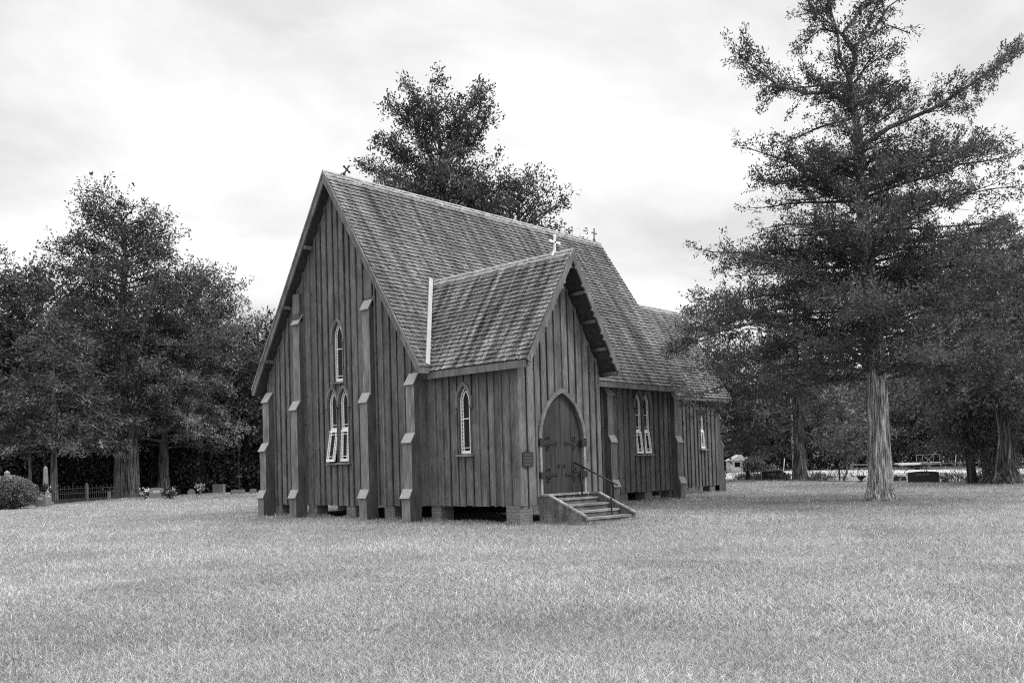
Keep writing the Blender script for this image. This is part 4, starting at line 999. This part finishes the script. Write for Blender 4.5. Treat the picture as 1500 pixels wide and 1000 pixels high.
# left woods: (right, forward) in metres from the camera station
for fwd, n, sc0 in ((64, 9, 1.0), (72, 9, 1.12), (82, 8, 1.25)):
    for i in range(n):
        wood_tree(-52 + i * (50 / n) * (fwd / 68) + rw.uniform(-1.5, 1.5), fwd + rw.uniform(-2.5, 2.5), sc0 * rw.uniform(.85, 1.1), rw.choice([0, 0, 1]))
for right, fwd, s_ in ((-36, 50, .85), (-31, 55, .9), (-40, 56, 1.0), (-8, 66, .9), (-3, 70, .9)): wood_tree(right, fwd, s_, rw.choice([0, 1]))
# woods beyond the field on the right
for fwd0, n, sc0 in ((0, 11, .92), (9, 11, 1.1), (20, 9, 1.3)):
    for i in range(n):
        t_ = i / (n - 1); right = 16 + t_ * 42; fwd = 104 - t_ * 30 + fwd0
        wood_tree(right + rw.uniform(-1.5, 1.5), fwd + rw.uniform(-2, 2), sc0 * rw.uniform(.8, 1.1), rw.choice([0, 1, 1, 2]))
for right, fwd, s_ in ((12, 74, .9), (15, 84, 1.0), (9, 80, 1.0)): wood_tree(right, fwd, s_, rw.choice([0, 1]))
t = thing('broadleaf_tree', 'large dark-crowned tree rising above the woods behind the ivy trunk', 'tree'); place(t, 40.5, -2.2)
T = Tree(47); broad_tree(T, 15.5, 3.6, 5.4, .38, 60, gap=.24, sub=dict(subden=3.6)); T.finish(t, M['bark'], M['leaf'], 6, .34, .12, spread=.9, cluster=.5)
t = thing('broadleaf_tree', 'big pale-edged tree at the far right edge of the picture', 'tree'); place(t, 36.5, -8.2)
T = Tree(48); broad_tree(T, 14.0, 3.0, 5.0, .35, 56, gap=.24, sub=dict(subden=3.6)); T.finish(t, M['bark'], M['leaf_mid'], 6, .32, .11, spread=.9, cluster=.5)

# slender stems standing in the shade at the back of the graves
first = None
for right, fwd, h, ln_ in ((-25.2, 57.5, 6.2, .3), (-23.2, 58.5, 5.6, -.5), (-22.6, 58, 6.5, .7), (-22.0, 59, 6, .4), (-18.2, 60.5, 6.8, -.3), (-17.7, 60, 6.2, .5), (-27.3, 52.5, 5.4, .2)):
    if first is None:
        t = first = thing('young_tree', 'slender young trunk in the shade at the back of the graves', 'tree', group='slender young trees behind the graves'); T = Tree(99)
        T.w.tube([(0, 0, -.3), (.05, 0, 1.5), (-.04, .05, 3.2), (.3, 0, 5.8)], [.13, .10, .08, .02], 7, 1.3, cap=False)
        for i in range(18): T.bough((.05, 0, 3.2 + .14 * i), i * 2.4, 1.5, rise=.4, droop=.2, r0=.02, frm=.2, subden=5, gap=.2, jit=.15, prof=.7)
        T.finish(t, M['bark'], M['leaf'], 6, .24, .09, spread=.9, cluster=.5)
    else: t = copy_tree(first)
    x, y = CAM.x + RGT.x * right + FWD.x * fwd, CAM.y + RGT.y * right + FWD.y * fwd
    t.location = (x, y, gzf(x, y)); t.rotation_euler = (0, 0, right * 7.3); t.scale = (h / 6,) * 3

# thickets at the foot of the woods
def thicket(name, rows, label, seed, mt='leaf'):
    r = np.random.default_rng(seed); P = []
    for (r0, f0, r1, f1, n, h, dep) in rows:
        t = r.random(n); hgt = h * r.random(n) ** .8 * (.6 + .5 * np.sin(t * 37 + seed) ** 2)
        right = r0 + (r1 - r0) * t + r.normal(0, dep, n); fwd = f0 + (f1 - f0) * t + r.normal(0, dep, n)
        x = CAM.x + RGT.x * right + FWD.x * fwd; y = CAM.y + RGT.y * right + FWD.y * fwd
        P.append(np.stack([x, y, gz(x, y) + hgt], 1))
    T = Tree(seed); P = np.concatenate(P); T.spray(P, r.normal(0, 1, P.shape)); V, tone = T.leaves(6, .3, .11, spread=1.0, cluster=.8); tone = tone * .75
    structure(np_mesh(name, V, 4, tone, M[mt]), 'stuff', label, 'undergrowth')
thicket('undergrowth', [(-42, 46, -20, 60, 7000, 3.2, 1.0), (-22, 60, -2, 66, 6000, 3.0, 1.2), (-46, 52, -20, 68, 6000, 4.5, 1.2)], 'dark tangled undergrowth below the trees at the back of the graves', 71)
thicket('hedgerow', [(14, 106, 60, 68, 9000, 2.6, 1.0), (10, 72, 17, 90, 2500, 2.2, .8)], 'dark hedgerow along the far side of the dry field', 72)
def weeds():
    r = np.random.default_rng(77); pts = []
    for a, b in zip(FIELD[2:7], FIELD[3:8]):
        n = 320; t = r.random(n); x = a[0] + (b[0] - a[0]) * t + r.normal(.25, .25, n); y = a[1] + (b[1] - a[1]) * t + r.normal(0, .25, n)
        cl = value_noise(x, y, .9, 8); k = cl > .5; pts.append(np.stack([x[k], y[k], gz(x[k], y[k]) + .32 * r.random(k.sum()) * (cl[k] - .3) * 1.6], 1))
    T = Tree(78); P = np.concatenate(pts); T.spray(P, np.array([[0, 0, 1.]]).repeat(len(P), 0) + r.normal(0, .5, P.shape)); V, tone = T.leaves(6, .2, .05, spread=.6, cluster=.4)
    structure(np_mesh('weeds', V, 4, tone, M['leaf_mid']), 'stuff', 'low weeds growing along the far edge of the mown lawn', 'weeds')
weeds()
def field_tufts():
    r = np.random.default_rng(83); n = 9000; x = r.uniform(27, 80, n); y = r.uniform(-25, 40, n); k = inside(FIELD, x, y) & (value_noise(x, y, 3.0, 12) > .60)
    x, y = x[k], y[k]; P = np.stack([x, y, gz(x, y) + .02 + .1 * r.random(len(x))], 1)
    T = Tree(84); T.spray(P, np.array([[0, 0, 1.]]).repeat(len(P), 0) + r.normal(0, .6, P.shape)); V, tone = T.leaves(4, .2, .06, spread=.8, cluster=.5)
    structure(np_mesh('dry_grass', V, 4, tone, M['leaf_pale']), 'stuff', 'scattered tufts of rough grass over the dry field', 'grass')
field_tufts()

# ------------------------------------------------------------------ graves and small things
def faceto(x, y): return math.atan2(CAM.x - x, -(CAM.y - y))     # local -Y towards the camera
def stone(name, label, x, y, w, h, d, material, top='flat', base=None, turn=0.0, plate=None, word=None, group=None, peak=.04):
    t = thing(name, label, 'gravestone', (x, y, gzf(x, y) + .0), faceto(x, y) + turn, group)
    b0 = .0
    fr = Fr((0, 0, 0), (1, 0, 0), (0, -1, 0))
    if base:
        bm = MB(); bm.box(-base[0] / 2, base[0] / 2, -base[1] / 2, base[1] / 2, -.1, base[2], 1); bm.build('base', M['stone_light'] if material != 'stone_dark' else M['stone'], t); b0 = base[2] + .002
    s = MB()
    if top == 'flat': pol = [(-w / 2, b0), (w / 2, b0), (w / 2, h - .01), (w / 2 - .012, h), (-w / 2 + .012, h), (-w / 2, h - .01)]
    else:
        k = 10; rise = peak if top == 'low' else w * .35
        pol = [(-w / 2, b0), (w / 2, b0)] + [(w / 2 - w * i / k, h - rise + rise * math.sin(math.pi * i / k) ** (.8)) for i in range(k + 1)]
    s.prism(fr, pol, -d / 2, d / 2)
    so = s.build('headstone', M[material], t)
    if plate:
        p = MB(); p.fbox(fr, plate[0] - plate[2] / 2, plate[0] + plate[2] / 2, d / 2 - .005, d / 2 + .008, plate[1] - plate[3] / 2, plate[1] + plate[3] / 2); p.build('name_plate', M['stone_light'], so)
    if word:
        p = MB(); x0 = -word[0] / 2; n = 7; cw = word[0] / n; rr = random.Random(3)
        for i in range(n):
            a = x0 + i * cw; p.fbox(fr, a, a + cw * .22, d / 2, d / 2 + .004, word[1] - word[2] / 2, word[1] + word[2] / 2)
            zz2 = word[1] + rr.choice([-.4, .4, 0]) * word[2]; p.fbox(fr, a + cw * .22, a + cw * .62, d / 2, d / 2 + .004, zz2 - .012, zz2 + .012)
            if i % 2: p.fbox(fr, a + cw * .62, a + cw * .8, d / 2, d / 2 + .004, word[1] - word[2] / 2, word[1] + word[2] / 2)
        p.build('lettering', M['stone'], so)
    return t
def flowers(name, label, x, y, h, rad, dark=.4, stem=True, white=True):
    t = thing(name, label, 'flowers', (x, y, gzf(x, y))); T = Tree(int(abs(x * 100 + y * 10)) + 5); r = T.r
    n = 60; P = r.normal(0, rad * .5, (n, 3)) * np.array([1, 1, .8]) + np.array([0, 0, h])
    T.spray(P[int(n * dark):], r.normal(0, 1, (n - int(n * dark), 3))); V, tone = T.leaves(3, rad * .55, rad * .4, spread=1.2, cluster=.2)
    np_mesh('blossom', V, 4, tone, M['petal'] if white else M['petal_dark'], t)
    if dark > 0:
        T2 = Tree(9); T2.spray(P[:int(n * dark)], r.normal(0, 1, (int(n * dark), 3))); V, tone = T2.leaves(4, rad * .8, rad * .35, spread=1.2, cluster=.2); np_mesh('foliage', V, 4, tone, M['petal_dark'], t)
    v = MB(); v.lathe([(rad * .25, -.02), (rad * .3, 0), (rad * .4, max(.05, h - rad * .4)), (rad * .42, max(.06, h - rad * .3))], n=10); v.build('vase', M['stone'], t, True)
    return t

stone('gravestone', 'large black polished headstone with slightly peaked top behind the lone cedar trunk', 26.84, -3.2, 1.27, .49, .2, 'stone_dark', 'low', None, 0, None, (.56, .36, .10))
stone('gravestone', 'low dark slanted headstone half hidden by the lone cedar trunk', 28.0, -1.75, .55, .25, .22, 'stone_dark', 'low', (.66, .4, .05))
g_ = stone('gravestone', 'wide dark headstone with a lighter side edge near the chancel end', 32.73, 7.05, 1.12, .51, .16, 'stone_dark', 'flat', (1.3, .4, .06), 0, None, (.42, .36, .07))
e_ = MB(); e_.box(-.60, -.565, -.10, .10, .06, .53); e_.box(.565, .62, -.10, .10, .06, .49); e_.build('side_edge', M['stone_light'], g_)
stone('gravestone', 'narrow dark upright slab, leftmost stone right of the church', 33.36, 8.92, .22, .53, .12, 'stone_dark', 'flat')
stone('gravestone', 'grey headstone with a pale name plate between two flower arrangements, left of the church', 6.31, 26.97, .68, .60, .2, 'stone', 'low', (.95, .42, .07), .0, (-.02, .40, .32, .15))
stone('gravestone', 'grey headstone with rough pale side next to the round bush', -.25, 24.05, .44, .5, .2, 'stone', 'low', None, -.5, (-.02, .36, .22, .12))
stone('gravestone', 'small dark grey stone with arched top on a pale base, beside potted white flowers', 11.3, 32.8, .42, .38, .14, 'stone', 'round', (.5, .3, .06))
stone('gravestone', 'broad dark grey headstone with rough pale edge on a wide base, near the gable', 13.3, 33.2, .68, .58, .3, 'stone', 'flat', (1.15, .6, .07), -.5)
for i, (x, y) in enumerate(((13.2, 31.3), (13.2, 30.5), (14.2, 30.9))):
    stone('gravestone', ('small pale-topped stone nearest the broad headstone, first of three', 'small pale-topped stone between two alike, near the gable corner', 'small low stone just left of the gable buttress')[i], x, y, .37, .27, .12, 'stone', 'low', None, -.25, None, None, 'row of small low headstones')
stone('gravestone', 'faint low dark stone in the shade behind the pale cedar trunk', 10.6, 33.9, .38, .4, .14, 'stone_dark', 'flat')
stone('marker_stone', 'short square grey stone post inside the iron fence', 5.7, 31.0, .17, .45, .15, 'stone', 'flat')
for (x, y, lab) in ((5.75, 26.6, 'flat white marker in the grass in front of the plated headstone'), (6.3, 30.6, 'flat white marker in the grass at the right end of the fence')):
    f = MB(); f.box(-.19, .19, -.1, .1, -.02, .055); f.box(-.15, .15, -.07, .07, .055, .07); o = f.build('flat_marker', M['stone_light']); o.location = (x, y, gzf(x, y)); o.rotation_euler = (0, 0, faceto(x, y)); tag(o, lab, 'marker')
flowers('flower_arrangement', 'white flowers at the left side of the plated headstone', 5.95, 27.4, .36, .22, .1)
flowers('flower_arrangement', 'dark wreath with white flowers at the right side of the plated headstone', 6.85, 26.5, .34, .26, .6)
flowers('flower_arrangement', 'potted white flowers in a stone vase beside the small arched stone', 11.75, 32.6, .5, .22, .1)
flowers('flower_arrangement', 'small pale flowers at the right end of the large black headstone', 26.75, -4.1, .18, .16, .4)
flowers('flower_arrangement', 'small dark wreath on the pale ground right of the wide dark headstone', 32.6, 6.3, .3, .13, .8, True, False)

def obelisk(x, y, h, w, label, base):
    t = thing('obelisk', label, 'monument', (x, y, gzf(x, y)), faceto(x, y) + .3)
    b = MB(); b.box(-base, base, -base, base, -.1, .16); b.box(-base * .75, base * .75, -base * .75, base * .75, .162, .5); b.build('base', M['stone'], t)
    s = MB(); z0, z1 = .502, h - .1; a, c = w * .62, w * .42
    s.box8([(-a, -a, z0), (a, -a, z0), (a, a, z0), (-a, a, z0), (-c, -c, z1), (c, -c, z1), (c, c, z1), (-c, c, z1)])
    s.add([(-c, -c, z1), (c, -c, z1), (c, c, z1), (-c, c, z1), (0, 0, h)], [(0, 1, 4), (1, 2, 4), (2, 3, 4), (3, 0, 4)], 1.25)
    s.build('shaft', M['stone'], t); return t
obelisk(.6, 25.9, 1.78, .17, 'slender grey stone obelisk at the left beside the round bush', .25)
obelisk(-.9, 26.2, 1.62, .22, 'top of a stone obelisk standing behind the round bush', .25)
t = thing('flower_stand', 'black iron flower stand with white flowers in front of the slender obelisk', 'flower stand', (.25, 25.1, gzf(.25, 25.1)))
p = MB(); p.tube([(0, 0, -.1), (0, 0, .82)], .022, 8)
for a in (AZR, AZR + math.pi): p.tube([(0, 0, .70), (math.cos(a) * .14, math.sin(a) * .14, .78), (math.cos(a) * .24, math.sin(a) * .24, .68)], .014, 6)
p.lathe([(.13, -.02), (.12, .04), (.03, .06)], n=10); p.build('pole', M['iron'], t)
T = Tree(91); P = T.r.normal(0, .09, (60, 3)) + np.array([0, 0, .74]); T.spray(P, T.r.normal(0, 1, P.shape)); V, tn = T.leaves(4, .12, .06, spread=1.0, cluster=.2); np_mesh('greenery', V, 4, tn, M['petal_dark'], t)
T = Tree(92); P = T.r.normal(0, .06, (40, 3)) * np.array([1, 1, 2.6]) + np.array([RGT.x * -.14, RGT.y * -.14, .42]); P[20:] += np.array([RGT.x * .3, RGT.y * .3, .06]); T.spray(P, T.r.normal(0, 1, P.shape)); V, tn = T.leaves(4, .11, .07, spread=1.0, cluster=.2); np_mesh('blossom', V, 4, tn, M['petal'], t)

# the round bush
t = thing('bush', 'clipped round bush at the left edge among the graves', 'bush', (-1.75, 23.65, gzf(-1.75, 23.65)))
T = Tree(95); r = T.r; n = 5200
d = unit(r.normal(0, 1, (n, 3))); rad = r.uniform(.55, 1.0, n) ** .5
P = d * rad[:, None] * np.array([1.0, 1.0, .62]) * (1 + .07 * np.sin(d[:, :1] * 9) * np.cos(d[:, 1:2] * 8)) + np.array([0, 0, .66]); P = P[P[:, 2] > .05]
T.spray(P, unit(P - np.array([0, 0, .4]))); V, tn = T.leaves(6, .12, .045, spread=.8, cluster=.3)
np_mesh('crown', V, 4, tn, M['leaf_pale'], t)
s = MB()
for k in range(7): a = k * .9; s.tube([(0, 0, -.1), (.2 * math.cos(a), .2 * math.sin(a), .3), (.6 * math.cos(a), .6 * math.sin(a), .8)], [.04, .03, .012], 6, 1, False)
s.build('trunk', M['bark'], t)

# iron fence
A, B = Vector((1.4, 29.0, 0)), Vector((6.9, 32.3, 0)); t = thing('iron_fence', 'low black iron picket fence round the grave plot under the trees', 'fence', (A.x, A.y, gzf(A.x, A.y)), math.atan2(B.y - A.y, B.x - A.x))
L = (B - A).length; pk = MB(); n = int(L / .15)
for i in range(n):
    x = (i + .5) * L / n
    hh = .74 if i % 2 == 0 else .48
    pk.tube([(x, 0, .04), (x, 0, hh)], .013, 5); pk.lathe([(.012, 0), (.026, .03), (.0, .09)], (x, 0, hh), 5)
pk.build('picket_panel', M['iron_worn'], t)
for z in (.12, .42, .66): q_ = MB(); q_.box(0, L, -.016, .016, z - .016, z + .016); q_.build('rail', M['iron_worn'], t)
for x in (-.04, L * .56, L + .04): q_ = MB(); q_.box(x - .055, x + .055, -.055, .055, -.1, .84); q_.lathe([(.06, 0), (.075, .03), (.0, .1)], (x, 0, .842), 8); q_.build('post', M['stone'] if abs(x - L * .56) < .1 else M['iron_worn'], t)

# urn planter, post and the things at the far side of the field
u_ = MB(); u_.lathe([(.12, -.02), (.13, .03), (.05, .06), (.05, .10), (.16, .19), (.22, .27), (.235, .29), (.21, .285), (.19, .24)], n=16)
o = u_.build('planter_urn', M['stone_dark'], None, True); o.location = (27.68, -.07, gzf(27.68, -.07)); tag(o, 'low dark bowl-shaped planter at the lawn edge left of the lone cedar', 'planter')
p = MB(); p.box(-.035, .035, -.035, .035, -.1, .66); p.box(-.05, .05, -.05, .05, .66, .69); p.box(-.09, .09, -.02, .02, -.02, .03)
o = p.build('fence_post', M['bark']); o.location = (29.0, 1.55, gzf(29, 1.55)); tag(o, 'thin dark wooden post beside the crooked sapling', 'post')

A, B = Vector((64, 15.5, 0)), Vector((52.5, -6, 0)); t = thing('rail_fence', 'long low wooden rail fence along the far side of the dry field', 'fence', (A.x, A.y, gzf(A.x, A.y)), math.atan2(B.y - A.y, B.x - A.x)); L = (B - A).length
for i in range(int(L / 3) + 1): q_ = MB(); q_.box(i * 3 - .06, i * 3 + .06, -.06, .06, -.1, .62); q_.build('post', M['bark'], t)
for z in (.2, .5): q_ = MB(); q_.box(-.1, L + .1, -.09, -.062, z - .06, z + .06); q_.build('rail', M['bark'], t)

def at(right, fwd): x, y = CAM.x + RGT.x * right + FWD.x * fwd, CAM.y + RGT.y * right + FWD.y * fwd; return x, y, gzf(x, y)
t = thing('trailer', 'long low white flatbed trailer with a thin frame at its end, beyond the dry field', 'trailer', at(32.3, 74), AZR)
b = MB(); b.box(-1.6, 1.55, -.6, .6, .42, .60); b.build('bed', M['metal_light'], t)
b = MB(); b.box(-2.4, -1.6, -.05, .05, .42, .5); b.build('tow_bar', M['iron'], t)
for y in (-.66, .66): b = MB(); b.tube([(.2, y - .07, .22), (.2, y + .07, .22)], .24, 14); b.build('wheel', M['iron'], t)
b = MB()
for x, y in ((.15, -.55), (1.5, -.55), (.15, .55), (1.5, .55)): b.tube([(x, y, .68), (x, y, 1.2)], .02, 6)
for y in (-.55, .55): b.tube([(.15, y, 1.2), (1.5, y, 1.2)], .02, 6)
b.tube([(.5, -.55, .7), (1.35, -.55, 1.5)], .025, 6); b.tube([(.75, -.55, .7), (.4, -.55, .95)], .025, 6)
b.build('frame', M['stone'], t)
def pole(x, y, z, h, lean, rad, label, name='marker_pole'):
    p = MB(); p.tube([(0, 0, -.2), (RGT.x * lean, RGT.y * lean, h)], rad, 8); p.lathe([(rad * 1.6, 0), (rad * 1.6, .04), (rad, .06)], (RGT.x * lean, RGT.y * lean, h - .02), 8)
    o = p.build(name, M['metal_light'], None, True); o.location = (x, y, z); tag(o, label, 'pole')
pole(*at(35.2, 74), 1.5, .22, .035, 'thin white leaning pole right of the trailer beyond the field')
pole(*at(22.7, 78), 1.2, .15, .03, 'thin white leaning pole beyond the wide dark headstone')
t = thing('utility_pole', 'pale slim utility pole standing behind the straight-trunked cedar', 'utility pole', at(25.4, 84), AZR)
p = MB(); p.tube([(0, 0, -.2), (0, 0, 7.2)], [.11, .08], 10); p.build('shaft', M['stone'], t, True); p = MB(); p.box(-.7, .7, -.05, .05, 6.7, 6.82); p.build('crossarm', M['bark'], t)
# white shed far off beside the chancel
t = thing('shed', 'small white gabled shed with a dark window seen past the chancel end', 'shed', at(22.5, 92), AZR)
b = MB(); b.box(-1.4, 1.2, -1.2, 1.2, -.1, 1.5); b.box(-1.45, 1.25, -1.25, 1.25, -.1, .22, .8); b.build('wall', M['stone_light'], t)
b = MB(); fx = Fr((0, 0, 0), (1, 0, 0), (0, -1, 0)); b.prism(fx, [(-1.6, 1.48), (1.4, 1.48), (-.1, 2.2)], -1.4, 1.4); b.build('roof', M['stone_light'], t)
b = MB(); b.fbox(fx, -.9, -.25, 1.2, 1.23, .7, 1.25); b.build('window', M['glass'], t)
t.scale = (.8, .8, .8)
t = thing('bush', 'dark loose bush growing in front of the small shed past the chancel end', 'bush', at(22.3, 86)); T = Tree(97); r = T.r
P = unit(r.normal(0, 1, (700, 3))) * (r.uniform(.3, 1, (700, 1)) ** .5) * np.array([1.0, 1.0, .8]) + np.array([0, 0, .6]); P = P[P[:, 2] > 0]; T.spray(P, r.normal(0, 1, P.shape)); V, tn = T.leaves(5, .26, .1, spread=1.0, cluster=.5); np_mesh('crown', V, 4, tn, M['leaf'], t)
b = MB()
for k in range(4): b.tube([(0, 0, -.1), (.2 * math.cos(k * 1.6), .2 * math.sin(k * 1.6), .3), (.5 * math.cos(k * 1.6), .5 * math.sin(k * 1.6), .9)], [.04, .03, .01], 5, 1, False)
b.build('trunk', M['bark'], t)
